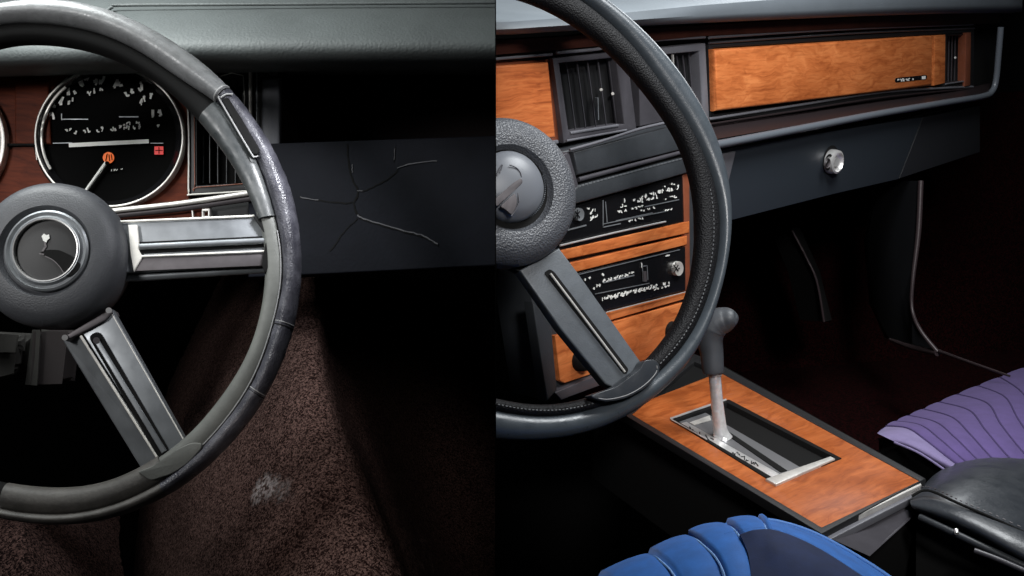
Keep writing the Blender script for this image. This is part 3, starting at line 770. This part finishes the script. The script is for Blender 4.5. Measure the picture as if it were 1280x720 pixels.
# rails and ledge under the glove door
rod('lower_rail', DR, [(886,149),(1000,131),(1110,114.5),(1216,108.5)], 4, M['bezel_l'], dr, .005, n=4)
rod('lower_rail', DR, [(886,155.5),(1000,138),(1110,121),(1225,110)], 3, M['brown_trim'], dr, .006, n=4)
ledge = [[DR.at(x, a, .0), DR.at(x, (a+b)/2, .018), DR.at(x, b, .034), DR.at(x, b+3, .0)] for x, a, b in ((862,162,181),(900,155,173),(1000,141,156),(1100,126,138),(1180,115,125),(1238,104,116))]
loft('ledge', ledge, M['brown_trim'], dr, fr=DR.M, smooth=60)
rod('ledge_lip', DR, [(858,187),(900,180),(1000,161),(1100,142),(1180,128.5),(1228,120.5),(1240,114),(1245,100),(1248,70),(1251,34)], 11, M['lip'], dr, .036, n=6)
slab('end_cheek', DR, [(1218,28),(1252,26),(1247,112),(1216,112)], .03, M['matte'], dr, off=-.01)
# lower panel (dark blue) with its lock
lpn = slab('lower_panel', DR, [(880,192),(1000,170),(1153,147),(1123,224),(1040,243),(880,284)], .02, M['panel_new'], dr, off=.02, bev=.0007)
slab('side_panel', DR, [(1154.5,147),(1225,132),(1225,190),(1124.5,223)], .02, M['side'], dr, off=.0165, bev=.0005)
slab('panel_strip', DR, [(904,192),(920,189),(909,236),(903,240)], .004, M['bezel_l'], dr, off=.0225, bev=.001)
lk = lathe('lock', DR, (1037,201.5), [(0,.010),(.006,.0105),(.0062,.007),(.010,.008),(.0125,.013),(.0150,.012),(.0160,.006),(.0158,0),(0,0)], M['chrome'], lpn, off=.020, seg=40)
lathe('lock_recess', DR, (1038.5,200), [(0,.0005),(.0185,.0005),(.0192,0),(0,-.001)], M['matte'], lk, off=.0205, seg=40)
lathe('keyhole_plate', DR, (1033.5,204), [(0,.0012),(.0035,.0015),(.0040,.0005),(.0058,.0005),(.0062,.0018),(.0068,0),(0,-.001)], M['spoke_drk'], lk, off=.0305, seg=30)
lathe('groove', DR, (1036,202.5), [(.0070,.0),(.0078,.0006),(.0098,.0006),(.0104,.0)], M['matte'], lk, off=.0288, seg=40)
lines('keyhole', DR, M['matte'], [(1033,206,1037,199,1.6)], lk, .0325, .0004)

# ---- centre stack (its own plane, set nearer than the fascia and facing the driver a little more)
ST = Plane(DR.at(800,300,.035), T, (Nn + V((0,0,.10))).normalized())
slab('stack_body', ST, [(690,205),(700,190),(838,156),(866,180),(868,300),(866,374),(858,440),(700,500),(684,500),(665,372)], .05, M['stack'], dr, off=-.006, bev=.002)
rod('curved_moulding', ST, [(712,187.5),(760,174),(800,161),(836,152.5)], 4, M['bezel_l'], dr, .006, n=5)
bz = slab('bezel_hood', ST, [(717,190),(838,158),(852,168),(864,184),(722,219)], .016, M['stack'], dr, off=.004, bev=.002)
slab('bezel_groove', ST, [(722,219),(864,184),(865,196),(724,231)], .01, M['matte'], dr, off=-.002, bev=0)
rod('groove_rod', ST, [(723,224.5),(862,187.5)], 6, M['bezel'], bz, .0015, n=1)
slab('bezel_lower', ST, [(722,233),(866,194),(868,214),(716,256),(708,246)], .016, M['stack'], dr, off=.006, bev=.002)
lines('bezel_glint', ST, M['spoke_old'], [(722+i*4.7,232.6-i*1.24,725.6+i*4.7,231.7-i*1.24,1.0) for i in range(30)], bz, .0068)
slab('bezel_side', ST, [(696,196),(712,190),(724,232),(711,247),(702,226)], .016, M['bezel'], dr, off=.005, bev=.002)
# heater panel
cl = slab('heater_panel', ST, [(702,262),(853,219),(859,277),(700,314)], .01, M['gloss'], dr, off=.0, bev=.001)
lathe('dial', ST, (722,268), [(0,.003),(.0040,.0030),(.0062,.0034),(.0066,0),(0,0)], M['spoke_old'], cl, off=0, seg=30)
lines('dial_mark', ST, M['gloss'], [(719,264,725,272,1.2),(725,264,719,272,1.2),(722,262,722,274,.9)], cl, .0038)
strokes('heater_marks', ST, M['print'], [(738,276,4,6,-.25,301),(738,268,4,6,-.25,302),(744,267,3,6,-.25,303),(744,275,3,6,-.25,304),(734,262,3,4,-.25,305)]
        + text_row(770,256,786,252,3,6,31)+text_row(770,261,785,257,3,4,32)+text_row(792,256,824,247,6,7,33)+text_row(800,250,828,241,5,5,34)
        + text_row(822,244,850,236,5,5,35)+text_row(772,267,806,259,8,3,36)+text_row(800,265,820,260,5,2.4,37)+text_row(831,266,841,263,3,3.5,38)
        + text_row(832,250,848,246,3,3,39)+text_row(830,234,846,230,4,2,40)+text_row(786,278,806,273,5,2.6,41), cl, .0012, w=.9)
lines('heater_lines', ST, M['spoke_old'], [(806,258.5,849,249.5,1.1),(754,280,833,264,1.0),(754,250,754,282,1.0),(757,252,759,278,.9),(770,276,816,266,1.0),(708,288,733,281.5,1.8),(754,284,776,279.5,1.2)], cl, .0012)
rod('chrome_rail', ST, [(700,307),(770,290.5),(832,277)], 2.6, M['chrome'], dr, .003, n=2)
slab('wood_strip', ST, [(697,314),(862,276.5),(862,291),(705,325)], .006, M['wood_new'], dr, off=.002, bev=.001)
slab('wood_strip', ST, [(709,330),(859,295),(859,306),(716,341)], .006, M['wood_new'], dr, off=.002, bev=.001)
slab('wood_upright', ST, [(854,218),(862,215.5),(863,372),(858,375)], .006, M['copper'], dr, off=.001, bev=.001)
# radio
rd = slab('radio', ST, [(716,343),(857,308),(857,363),(755,389),(716,397)], .01, M['gloss'], dr, off=.001, bev=.001)
lathe('dial', ST, (845,335.5), [(0,.004),(.0045,.0040),(.0078,.0044),(.0082,0),(0,0)], M['chrome_old'], rd, off=.001, seg=30)
lines('dial_mark', ST, M['gloss'], [(842,331,848,339,1.3),(848,331,843,340,1.1),(845,328,845,331,1),(840,336,842,336,1.2),(848,336,850,335,1.2)], rd, .0058)
strokes('radio_mark', ST, M['print'], text_row(731,352,739,350,2,3.5,51,.1), rd, .0022, w=1.0)
strokes('radio_marks', ST, M['print'], text_row(742,362,752,359,3,5,52,.1)+text_row(754,353,793,343,12,3.5,53,.1)
        +text_row(753,345,757,344,1,4,54)+text_row(766,339,770,338,1,2,55)+text_row(752,377,840,355,22,4.8,56,.05)+text_row(753,375,812,361,16,3.2,57,.05)
        +text_row(832,320.5,840,319,3,2.2,58,.1)+text_row(802,335,806,334,1,6,59)+text_row(818,363,838,357.5,5,2,60), rd, .0022, w=1.0)
lines('radio_lines', ST, M['spoke_old'], [(724,343,850,312,1.0),(754,353.5,793,344,1.6),(744,367.5,812,354,1.0),(803,333,804,352,.9),(809,332,810,350,.9),(803,333,809,332,1)], rd, .0022)
lines('radio_slider', ST, M['spoke_drk'], [(806,339,807,352,4)], rd, .003, .001)
rod('chrome_rail', ST, [(757,390.5),(857,365)], 1.4, M['chrome'], dr, .003, n=1)
slab('wood_strip', ST, [(756,391.5),(857,365.5),(856,374),(762,401)], .006, M['wood_new'], dr, off=.001, bev=.001)
ap = slab('ashtray_panel', ST, [(694,420),(764,403),(855,378),(853,410),(842,440),(800,452),(742,467),(706,479),(700,476)], .006, M['wood_new'], dr, off=.001, bev=.001)
for c in ((839,414),(724,450)):
    lathe('knob', ST, c, [(0,.012),(.007,.0115),(.0100,.009),(.0112,.002),(.0112,-.002),(0,-.002)], M['matte'], ap, off=.001, seg=36)
slab('stack_foot', ST, [(694,491),(749,468),(758,479),(702,500)], .012, M['bezel'], dr, off=.006, bev=.001)
slab('stack_side', ST, [(666,378),(689,398),(697,488),(684,502)], .012, M['stack'], dr, off=.006, bev=.002)

# ---- steering wheel
WR = Plane(P(655,250,.93), (1,0.42,0), (.42,-1,.16))
wr = thing('steering_wheel', 'clean slate grey leather steering wheel with black stitched inner band, beside the orange wood', 'steering wheel', P(655,250,.93))
outR = [(560,-50),(620,-52),(680,-38),(725,-18),(753,0),(797,37),(823,63),(850,97),(877,140),(893,173),(905,217),(911,262),(907,311),(897,360),(884,403),(866,440),(840,474),(812,499),(777,521),(740,538),(705,545),(677,548),(640,549),(620,547),(560,535),(470,470),(410,360),(400,230),(430,90),(490,0)]
midR = [(560,-35),(620,-38),(670,-22),(705,-5),(737,20),(777,57),(800,86),(817,115),(843,148),(862,182),(876,210),(886,235),(893,268),(891,320),(881,360),(871,387),(857,417),(827,449),(806,470),(776,490),(735,503),(693,512),(650,510),(620,502),(570,490),(490,440),(435,350),(425,235),(450,110),(505,15)]
innR = [(560,0),(620,0),(650,5),(677,17),(720,39),(757,68),(790,101),(830,152),(848,180),(858,215),(863,262),(862,330),(857,363),(840,403),(810,443),(790,463),(763,484),(728,496),(693,504),(650,502),(620,495),(570,480),(500,430),(450,345),(440,240),(465,120),(515,35)]
cR = (655,250)
ro2, rm2, ri2 = (smooth_profile(WR, cR, p, sig=4) for p in (outR, midR, innR))
rm2 = [a_+(b_-a_)*.22 for a_, b_ in zip(rm2, ro2)]
ri2 = [a_+(b_-a_)*.22 for a_, b_ in zip(ri2, rm2)]
ring('rim', WR, cR, rm2, ro2, .0092, M['leather_new'], wr, 0, 360, off=.001, cut=1, seg=24, grow=.0004)
ring('inner_band', WR, cR, ri2, rm2, .0085, M['band_new'], wr, 0, 360, off=-.001, cut=1, sq=.85, grow=.0012)
arc('stitching', WR, cR, mixp(rm2, ri2, .45), -62, 5, .0088, .0005, M['lip2'], wr, n=110, cut=1, dashed=True)
arc('stitching', WR, cR, mixp(rm2, ri2, .5), -118, -74, .0088, .0005, M['lip2'], wr, n=80, cut=1, dashed=True)
hubR = lathe('hub', WR, (631,240.5), [(.031,.010),(.034,.0125),(.036,.0175),(.044,.019),(.054,.0165),(.0600,.010),(.0622,.002),(.0618,-.012),(.055,-.03),(0,-.03)], M['hub_new'], wr, off=.006, cut=1)
lathe('hub_groove', WR, (631,240.5), [(0,.006),(.0352,.012),(.0352,.0),(0,0)], M['matte'], hubR, off=.006, cut=1)
cap = lathe('horn_cap', WR, (630,237.5), [(0,.0265),(.010,.026),(.020,.0235),(.0265,.0195),(.0290,.015),(.0298,.008),(0,.008)], M['cap'], hubR, off=.006, cut=1)
# raised emblem on the cap: swept bird shape
def capline(pts, w, m, parent, name='emblem_line', off=.0325):
    pp = [WR.at(x, y, off) for x, y in pts]
    return tube(name, pp, w, m, parent, seg=6, smooth_n=5, cut=1)
slab('emblem_wing', WR, [(652,222),(654,228),(643,238),(632,248),(622,258),(618,256),(618,249),(630,239),(641,229)], .0024, M['spoke_drk'], cap, off=.0330, bev=.0006, rnd=3, cut=1)
slab('emblem_wing', WR, [(634,250),(644,241),(647,250),(645,260),(640,269),(632,262),(625,258)], .0024, M['spoke_drk'], cap, off=.0330, bev=.0006, rnd=3, cut=1)
capline([(637,206),(645,209.5),(650,215),(652,221)], .0005, M['bezel_l'], cap, off=.0322)
capline([(647,241),(648.5,252),(645,262),(639,270)], .0005, M['bezel_l'], cap, off=.0318)
capline([(621,219),(625,209),(628,206),(625,216)], .0005, M['bezel_l'], cap, off=.0325)
arc('stitching', WR, (630,237.5), [.0293]*240, -100, 20, .0175, .0006, M['lip'], cap, n=70, cut=1, dashed=True)
# lower right spoke
sp = slab('spoke', WR, [(650,338),(699,310),(722,340),(803,455),(795,470),(770,486),(757,480),(700,410)], .012, M['spoke_new'], wr, off=.004, bev=.0015)
slab('slot', WR, [(680,341),(687,336),(693,340),(786,462),(783,468),(777,464)], .001, M['matte'], sp, off=.0048, bev=0, rnd=3)
rod('slot_rod', WR, [(688,342),(781,465)], 3.2, M['chrome_old'], sp, .0062, n=1)
slab('spoke_root', WR, [(640,335),(690,318),(700,312),(705,318),(655,343)], .01, M['matte'], sp, off=.001)
slab('thumb_pad', WR, [(737,495),(770,484),(800,462),(806,450),(818,449),(825,456),(824,467),(808,484),(785,497),(762,502),(748,500)], .012, M['blk_lthr'], wr, off=.0175, bev=.003, rnd=5)
rod('pad_stitch', WR, [(748,498),(762,499),(785,493.5),(806,481),(820,466),(821,457)], 1.2, M['stitch'], wr, .0178, n=4)

# ---- centre console
# wood top plane through three real corners
c1, c2, c3 = P(1027,659,.88), P(1149,601,.98), P(796,521,1.12)
n_ = (c2-c1).cross(c3-c1).normalized()
if n_.dot(c1) > 0: n_ = -n_
CP = Plane(c1, c2-c1, n_)
con = thing('centre_console', 'centre console with orange wood top and chrome framed shifter gate', 'console', CP.at(950,620,-.1))
slab('console_body', CP, [(745,497),(860,440),(890,448),(1158,597),(1150,612),(1030,668),(1018,664)], .09, M['matte'], con, off=-.004, bev=.003)
frame('console_border', CP, [(770,512),(862,440),(893,452),(1157,598),(1027,667)], [(790,518),(868,452),(903,467),(1149,601),(1027,659)], .008, M['black'], con, off=.0015, bev=.0015)
gi = [(838,523.5),(911,499),(1052,572.5),(970,604.5)]
frame('wood_top', CP, [(780,512),(905,463),(1150,601),(1027,660)], gi, .006, M['wood_con'], con, off=.001, bev=.0005)
slab('end_trim', CP, [(1027,662),(1151,603.5),(1152,606),(1029,665)], .006, M['chrome_old'], con, off=.0005, bev=.0006)
slab('end_trim', CP, [(1033,670),(1156,609.5),(1158,613),(1038,674)], .006, M['bezel_l'], con, off=-.004, bev=.0006)
loft('end_face', [[CP.at(1040,673,-.006), CP.at(1157,612,-.006), P(1141,645,.955), P(1086,694,.862)], [p+V((-.004,.03,-.0)) for p in [CP.at(1040,673,-.006), CP.at(1157,612,-.006), P(1141,645,.955), P(1086,694,.862)]]], M['bezel'], con, bev=.001)
# shifter gate
gt = frame('shifter_gate', CP, gi, [(845,525),(909,503),(1043,571.5),(970,599)], .02, M['matte'], con, off=.002, bev=.0004)
slab('gate_floor', CP, gi, .003, M['matte'], gt, off=-.022, bev=0)
slab('gate_plate', CP, [(847,527),(882,515.5),(1001,584),(972,595)], .003, M['gate'], gt, off=-.0012, bev=.0006)
slab('gate_slot', CP, [(895,534),(900,532),(984,588),(976,590)], .0006, M['matte'], gt, off=-.0005, bev=0)
slab('gear_strip', CP, [(850,529),(858,527),(974,592),(966,597)], .001, M['chrome'], gt, off=-.0002, bev=.0003)
strokes('gear_letters', CP, M['gloss'], text_row(861,537,894,554,5,5,71,.2)+text_row(908,563,950,585,7,5,72,.2), gt, .0004, w=.9)
frame('chrome_frame', CP, [(838,523.5),(842,520),(1046,576),(970,605)], [(848,525),(849,524),(1036,575),(970,599.5)], .0015, M['chrome_old'], gt, off=-.06) if False else None
lines('chrome_edge', CP, M['chrome'], [(838,523,908,499,2.2),(839,524,884,549,1.3)], gt, .0028)
slab('chrome_end', CP, [(957,598),(1038,570),(1044,573),(970,605)], .003, M['chrome_old'], gt, off=.0035, bev=.001)
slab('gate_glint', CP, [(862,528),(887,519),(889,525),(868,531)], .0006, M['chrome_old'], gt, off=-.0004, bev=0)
# gear lever
YS = CP.at(900,545).y
lv = tube('gear_lever', [P(903,548,YS), P(900,535,YS-.002), P(896,500,YS-.006), P(893,462,YS-.012)], [.0098,.0066,.0058,.0057], M['hammered'], con, seg=16, smooth_n=5)
tube('collar', [P(893.5,470,YS-.012), P(893,462,YS-.012)], .0068, M['chrome_old'], lv, seg=16)
def blob(name, chain, m, parent, sub=2):
    """one continuous skinned handle"""
    me = bpy.data.meshes.new(name)
    W0 = world_of(parent).inverted()
    me.from_pydata([W0 @ p for p, r in chain], [(i, i+1) for i in range(len(chain)-1)], [])
    o = bpy.data.objects.new(name, me); COL.objects.link(o); o.parent = parent
    me.materials.append(m)
    sk = o.modifiers.new('skin', 'SKIN'); sk.use_smooth_shade = True
    for i, (p, r) in enumerate(chain): me.skin_vertices[0].data[i].radius = (r, r)
    me.skin_vertices[0].data[0].use_root = True
    s = o.modifiers.new('sub', 'SUBSURF'); s.levels = sub; s.render_levels = sub
    return o
k = YS-.015
# grip: thick stem and a T-head leaning up to the right
hd = [(P(891.5,467,k), .0092), (P(891,460,k), .0102), (P(889.5,440,k), .0110), (P(887,424,k), .0126), (P(889,411,k-.001), .0142), (P(897,403,k-.003), .0136), (P(907,399.5,k-.006), .0120), (P(914,398,k-.009), .0100), (P(919.5,397.3,k-.010), .0062), (P(922,397,k-.011), .0015)]
hp = cat([p for p, r in hd], 6); hr = []
for i in range(len(hd)-1): hr += [hd[i][1]+(hd[i+1][1]-hd[i][1])*q/6 for q in range(6)]
bm = bmesh.new(); tube_bm(bm, hp, hr+[.002], 24)
link('grip', bm, M['knob'], lv, smooth=80)
hd = [(P(890,404,k), .0122), (P(880,406,k+.002), .0122), (P(872,409,k+.005), .0095), (P(867,411,k+.007), .003)]
bm = bmesh.new(); tube_bm(bm, cat([p for p, r in hd], 5), [.0122]*6+[.0119,.0114,.0108,.0102,.0095,.0085,.007,.0055,.0035,.0015], 24)
link('handle_head', bm, M['knob'], lv, smooth=80)

# ---- armrest box
ar = thing('armrest', 'black leather padded armrest lid between the purple and blue seats', 'armrest', P(1230,720,.85))
rowsA = [[P(1150,612,.98),P(1176,588,1.03),P(1228,568,1.08),P(1300,566,1.12)],
         [P(1142,618,.955),P(1190,603,.965),P(1250,598,.98),P(1330,605,1.0)],
         [P(1138,625,.94),P(1196,628,.92),P(1262,648,.90),P(1340,680,.88)],
         [P(1140,634,.935),P(1194,652,.905),P(1262,686,.875),P(1340,728,.85)],
         [P(1150,640,.95),P(1200,662,.93),P(1265,696,.90),P(1340,738,.87)]]
lid = grid('lid', rowsA, M['blk_lthr'], ar, n=10, thick=.03)
def stitchrow(pts, r, m, parent, name='stitching', n=8, lift=.002):
    q = cat([p - p.normalized()*lift for p in pts], n*2); bm = bmesh.new()
    for a, b in zip(q[::2], q[1::2]): tube_bm(bm, [a, a.lerp(b, .8)], r, 6)
    return link(name, bm, m, parent)
seamA = [P(1140,620,.942),P(1160,613,.94),P(1200,630,.915),P(1262,657,.893),P(1340,694,.872)]
tube('seam', [p - p.normalized()*.002 for p in seamA], .0012, M['matte'], ar, smooth_n=6)
stitchrow([p + V((0,0,.003)) for p in seamA], .0006, M['spoke_drk'], ar)
loft('box', [[P(1145,640,.97),P(1145,760,.95),P(1400,900,.85),P(1400,760,.87)], [P(1180,640,1.12),P(1180,760,1.1),P(1430,880,1.0),P(1430,760,1.02)]], M['matte'], ar)
tube('box_edge', [P(1150,646,.93), P(1205,672,.90), P(1290,712,.87)], .003, M['stack'], ar, smooth_n=4)
tube('box_edge', [P(1218,688,.885), P(1250,700,.875), P(1300,722,.86)], .0022, M['bezel'], ar, smooth_n=4)
tube('latch', [P(1195,662,.902), P(1196,667,.899)], .0018, M['chrome'], ar)

# ---- seats
pu = thing('front_seat', 'purple pleated velour passenger seat cushion beyond the black armrest', 'seat', P(1250,620,1.2))
rowsP = [[P(1097,541,1.10),P(1108,533,1.16),P(1150,514,1.28),P(1210,488,1.42),P(1290,456,1.6),P(1400,410,1.8)],
         [P(1106,545,1.075),P(1135,536,1.11),P(1185,524,1.18),P(1245,500,1.3),P(1310,480,1.42),P(1420,450,1.6)],
         [P(1128,556,1.06),P(1160,553,1.065),P(1208,545,1.10),P(1262,528,1.18),P(1330,512,1.28),P(1430,490,1.44)],
         [P(1158,573,1.05),P(1192,578,1.05),P(1235,574,1.065),P(1290,565,1.10),P(1350,556,1.18),P(1440,545,1.3)],
         [P(1186,592,1.05),P(1225,600,1.05),P(1270,605,1.055),P(1330,610,1.08),P(1380,612,1.14),P(1450,610,1.2)]]
def pleat(n, amp, lo=0., hi=1.):
    def f(i, j):
        if i < lo or i > hi: return 0
        x = (i-lo)/(hi-lo)*n
        return amp*(abs(math.sin(math.pi*x))**.4)
    return f
grid('cushion', rowsP, M['purple'], pu, n=22, disp=pleat(11, .0020, .2, 1.), thick=.05)
def surf(rows, i, t, n=8):
    # curve down the net at column parameter i (0..cols-1)
    pts = []
    for r in rows:
        c = cat(r, n); f = i*n; k = min(int(f), len(c)-2); pts.append(c[k].lerp(c[k+1], f-k))
    return [p - p.normalized()*t for p in cat(pts, 8)]
def seams(rows, cols, lo, hi, n, r, m, parent, lift):
    for k in range(n+1):
        i = (lo + (hi-lo)*k/n)*(cols-1)
        bm = bmesh.new(); tube_bm(bm, surf(rows, min(i, cols-1.01), lift), r, 6)
        link('pleat_seam', bm, m, parent)
seams(rowsP, 6, .2, 1., 11, .0014, M['plum'], pu, .0008)  # dark tubes along the seams, groove shade put into their colour
# smooth rolled front bolster in paler velour
rowsR = []
for r in rowsP:
    a_, b_ = r[0], r[1]; b_ = r[0].lerp(r[1], 1.0)
    rowsR.append([a_ + (a_-b_)*.05, a_.lerp(b_, .3) - a_.normalized()*.009, a_.lerp(b_, .7) - a_.normalized()*.010, b_ - a_.normalized()*.001])
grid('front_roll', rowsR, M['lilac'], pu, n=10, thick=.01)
tube('piping', [P(1118,553,1.06),P(1150,567,1.045),P(1186,591,1.035)], .0012, M['lilac'], pu, smooth_n=6)
loft('seat_base', [[P(1098,548,1.10),P(1125,556,1.06),P(1190,594,1.05),P(1200,640,1.06),P(1100,580,1.1)], [P(1300,500,1.7),P(1320,505,1.7),P(1400,560,1.6),P(1400,640,1.6),P(1300,600,1.7)]], M['matte'], pu)
bl = thing('front_seat', 'blue pleated velour driver seat cushion at the bottom edge', 'seat', P(920,760,.75))
rowsB = [[P(700,745,.80),P(762,717,.80),P(832,684,.80),P(882,662,.80),P(938,651,.80),P(972,652,.80),P(1030,672,.79),P(1112,722,.77),P(1180,780,.75)],
         [P(700,752,.76),P(775,722,.76),P(845,692,.76),P(900,672,.76),P(948,662,.76),P(980,664,.76),P(1030,686,.75),P(1095,728,.735),P(1150,790,.72)],
         [P(705,780,.72),P(790,750,.72),P(870,722,.72),P(925,708,.72),P(960,705,.725),P(985,705,.73),P(1020,718,.725),P(1075,752,.71),P(1120,820,.70)],
         [P(720,860,.68),P(810,830,.68),P(890,810,.68),P(945,800,.68),P(970,800,.70),P(985,800,.70),P(1005,810,.70),P(1050,840,.69),P(1090,890,.68)]]
def pleatB(i, j):
    if i > .56: return 0
    x = i/.56*5.2
    return .0045*math.sqrt(max(0, math.sin(math.pi*min(1, (x % 1)*.72+.28))))
grid('cushion', rowsB, M['blue'], bl, n=16, disp=pleatB, thick=.05)
for k in (1, 2, 3, 4, 5):
    i = .56*k/5.2*8
    bm = bmesh.new(); tube_bm(bm, surf(rowsB, i-.03, .0058), .0008, 6); link('pleat_seam', bm, M['blue_seam'], bl)  # pale seam tubes, highlight of the rib edges put into their colour
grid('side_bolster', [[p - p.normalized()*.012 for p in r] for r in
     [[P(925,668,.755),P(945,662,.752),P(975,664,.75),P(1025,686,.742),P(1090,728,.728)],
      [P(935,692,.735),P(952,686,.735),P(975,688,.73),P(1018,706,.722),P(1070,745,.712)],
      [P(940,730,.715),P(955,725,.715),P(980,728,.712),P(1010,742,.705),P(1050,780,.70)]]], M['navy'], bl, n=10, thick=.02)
tube('piping', [P(880,663,.797),P(938,652.5,.797),P(974,653.5,.797),P(1030,673.5,.787),P(1112,723,.767),P(1170,775,.75)], .0022, M['blue_pipe'], bl, smooth_n=8)
tube('piping', [P(905,667,.752),P(940,660,.750),P(975,663,.748),P(1025,685,.739),P(1092,729,.725)], .0001, M['blue_pipe'], bl, smooth_n=8)

# ---- dark footwell beyond the console
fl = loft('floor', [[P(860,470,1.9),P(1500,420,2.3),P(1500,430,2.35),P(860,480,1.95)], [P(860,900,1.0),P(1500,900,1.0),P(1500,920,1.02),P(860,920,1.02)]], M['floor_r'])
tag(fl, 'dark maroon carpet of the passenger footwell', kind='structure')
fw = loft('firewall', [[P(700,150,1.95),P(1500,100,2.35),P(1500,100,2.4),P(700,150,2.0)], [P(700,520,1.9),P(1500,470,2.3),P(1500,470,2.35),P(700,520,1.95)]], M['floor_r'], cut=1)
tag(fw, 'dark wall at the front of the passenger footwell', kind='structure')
kp = thing('door_sill', 'faint dark metal edge of the passenger door opening curving down to the sill', 'door sill', P(1172,440,1.6))
pnl = [(1151,226,1.62),(1148,290,1.62),(1141,350,1.62),(1140,385,1.62),(1150,412,1.60),(1172,440,1.58),(1140,434,1.66),(1112,424,1.74),(1092,380,1.78),(1085,300,1.78),(1098,226,1.72)]
bm = bmesh.new(); f_ = bm.faces.new([bm.verts.new(P(*q)) for q in pnl]); r_ = bmesh.ops.extrude_face_region(bm, geom=[f_])
for g_ in r_['geom']:
    if isinstance(g_, bmesh.types.BMVert): g_.co += V((.01, .05, 0))
link('kick_panel', bm, M['side'], kp)
tube('pillar_edge', [P(1151,226,1.62),P(1148,290,1.62),P(1141,350,1.62),P(1140,385,1.62),P(1150,412,1.60),P(1172,440,1.58)], [.004,.004,.003,.0025,.003,.0035], M['faint'], kp, smooth_n=8)
tube('sill_edge', [P(1112,424,1.7),P(1140,434,1.64),P(1172,441,1.58)], [.002,.004,.005], M['faint'], kp, smooth_n=6)
tube('sill_edge', [P(1174,439,1.58),P(1210,452,1.5),P(1262,470,1.42)], [.0028,.002,.0015], M['faint'], kp, smooth_n=6)
kk = thing('heater_duct', 'dark duct with a faint edge below the blue lower panel', 'duct', P(1030,400,1.7))
loft('duct_body', [[P(962,285,1.72),P(990,285,1.66),P(1000,285,1.8)],[P(985,340,1.72),P(1018,345,1.66),P(1025,340,1.8)],[P(1000,400,1.74),P(1031,402,1.68),P(1040,400,1.8)]], M['matte'], kk)
tube('duct_edge', [P(990,288,1.655),P(1008,322,1.655),P(1021,352,1.655),P(1030,402,1.67)], .0018, M['faint'], kk, smooth_n=6)

# ---- added thin black divider, keeps the lamps of each half apart
bm = bmesh.new()
bmesh.ops.create_cube(bm, size=1)
bmesh.ops.scale(bm, vec=(.0006, 2.0, 2.0), verts=bm.verts); bmesh.ops.translate(bm, vec=(0, 1.62, .1), verts=bm.verts)
tag(link('light_divider', bm, M['matte']), 'added thin black divider keeping the light of the worn and the restored interior apart', kind='structure')
bm = bmesh.new()
bmesh.ops.create_cube(bm, size=1)
bmesh.ops.scale(bm, vec=(5, .02, 4), verts=bm.verts); bmesh.ops.translate(bm, vec=(0, 2.9, 0), verts=bm.verts)
tag(link('backdrop', bm, M['matte']), 'black backdrop behind both interiors', kind='structure')

# ------------------------------------------------------------------ light, camera
def area(name, loc, target, size, energy, col=(1,1,1), sy=None):
    l = bpy.data.lights.new(name, 'AREA'); l.energy = energy; l.color = col; l.size = size
    if sy: l.shape = 'RECTANGLE'; l.size_y = sy
    o = bpy.data.objects.new(name, l); COL.objects.link(o); o.location = loc
    o.rotation_euler = (V(target)-V(loc)).to_track_quat('-Z', 'Y').to_euler(); return o
def spot(name, loc, target, angle, energy, col=(1,1,1), blend=.6, r=.03):
    l = bpy.data.lights.new(name, 'SPOT'); l.energy = energy; l.color = col; l.spot_size = math.radians(angle)
    l.spot_blend = blend; l.shadow_soft_size = r
    o = bpy.data.objects.new(name, l); COL.objects.link(o); o.location = loc
    o.rotation_euler = (V(target)-V(loc)).to_track_quat('-Z', 'Y').to_euler(); return o
area('overhead_lamp_worn', (-.46,.80,.46), (-.36,.86,0), .28, 4.4, (.96,1,.99))
spot('front_lamp_worn', (-.85,-.05,.34), (-.37,.86,.09), 34, 26, (1,.99,.98), .9, .12)
e_ = area('edge_fill_worn', (-.05,.70,.24), (-.165,.84,.09), .07, .14, (.95,.96,1)); e_.data.spread = math.radians(45)  # added for the edge highlight on the rim, no lamp stands there
spot('carpet_fill', (-.05,.08,.02), P(430,620,.87), 18, 12, (1,.90,.85), 1., .02)  # added spot to brighten the carpet hump, has no real source
area('windscreen_lamp_restored', (.75,2.05,.86), (.35,1.15,.25), .5, 5.5, (.93,.97,1))
area('overhead_lamp_restored', (.46,.80,.70), (.25,1.1,0), .35, 9, (.95,.98,1))
spot('front_lamp_restored', (.34,-.15,.45), (.28,1.1,.05), 42, 38, (1,.98,.97), .8, .10)

w = bpy.data.worlds.new('World'); S.world = w; w.use_nodes = True
w.node_tree.nodes['Background'].inputs[0].default_value = (.5,.55,.6,1)
w.node_tree.nodes['Background'].inputs[1].default_value = .012

cam = bpy.data.cameras.new('Camera'); co = bpy.data.objects.new('Camera', cam); COL.objects.link(co)
co.location = (0,0,0); co.rotation_euler = (math.radians(90), 0, 0)
cam.sensor_width = 36; cam.lens = 36*F/1280
cam.shift_x = (640-CX)/1280; cam.shift_y = 0
cam.clip_start = .05; cam.clip_end = 50
S.camera = co
S.view_settings.view_transform = 'Standard'; S.view_settings.look = 'None'
S.view_settings.exposure = 0; S.view_settings.gamma = 1
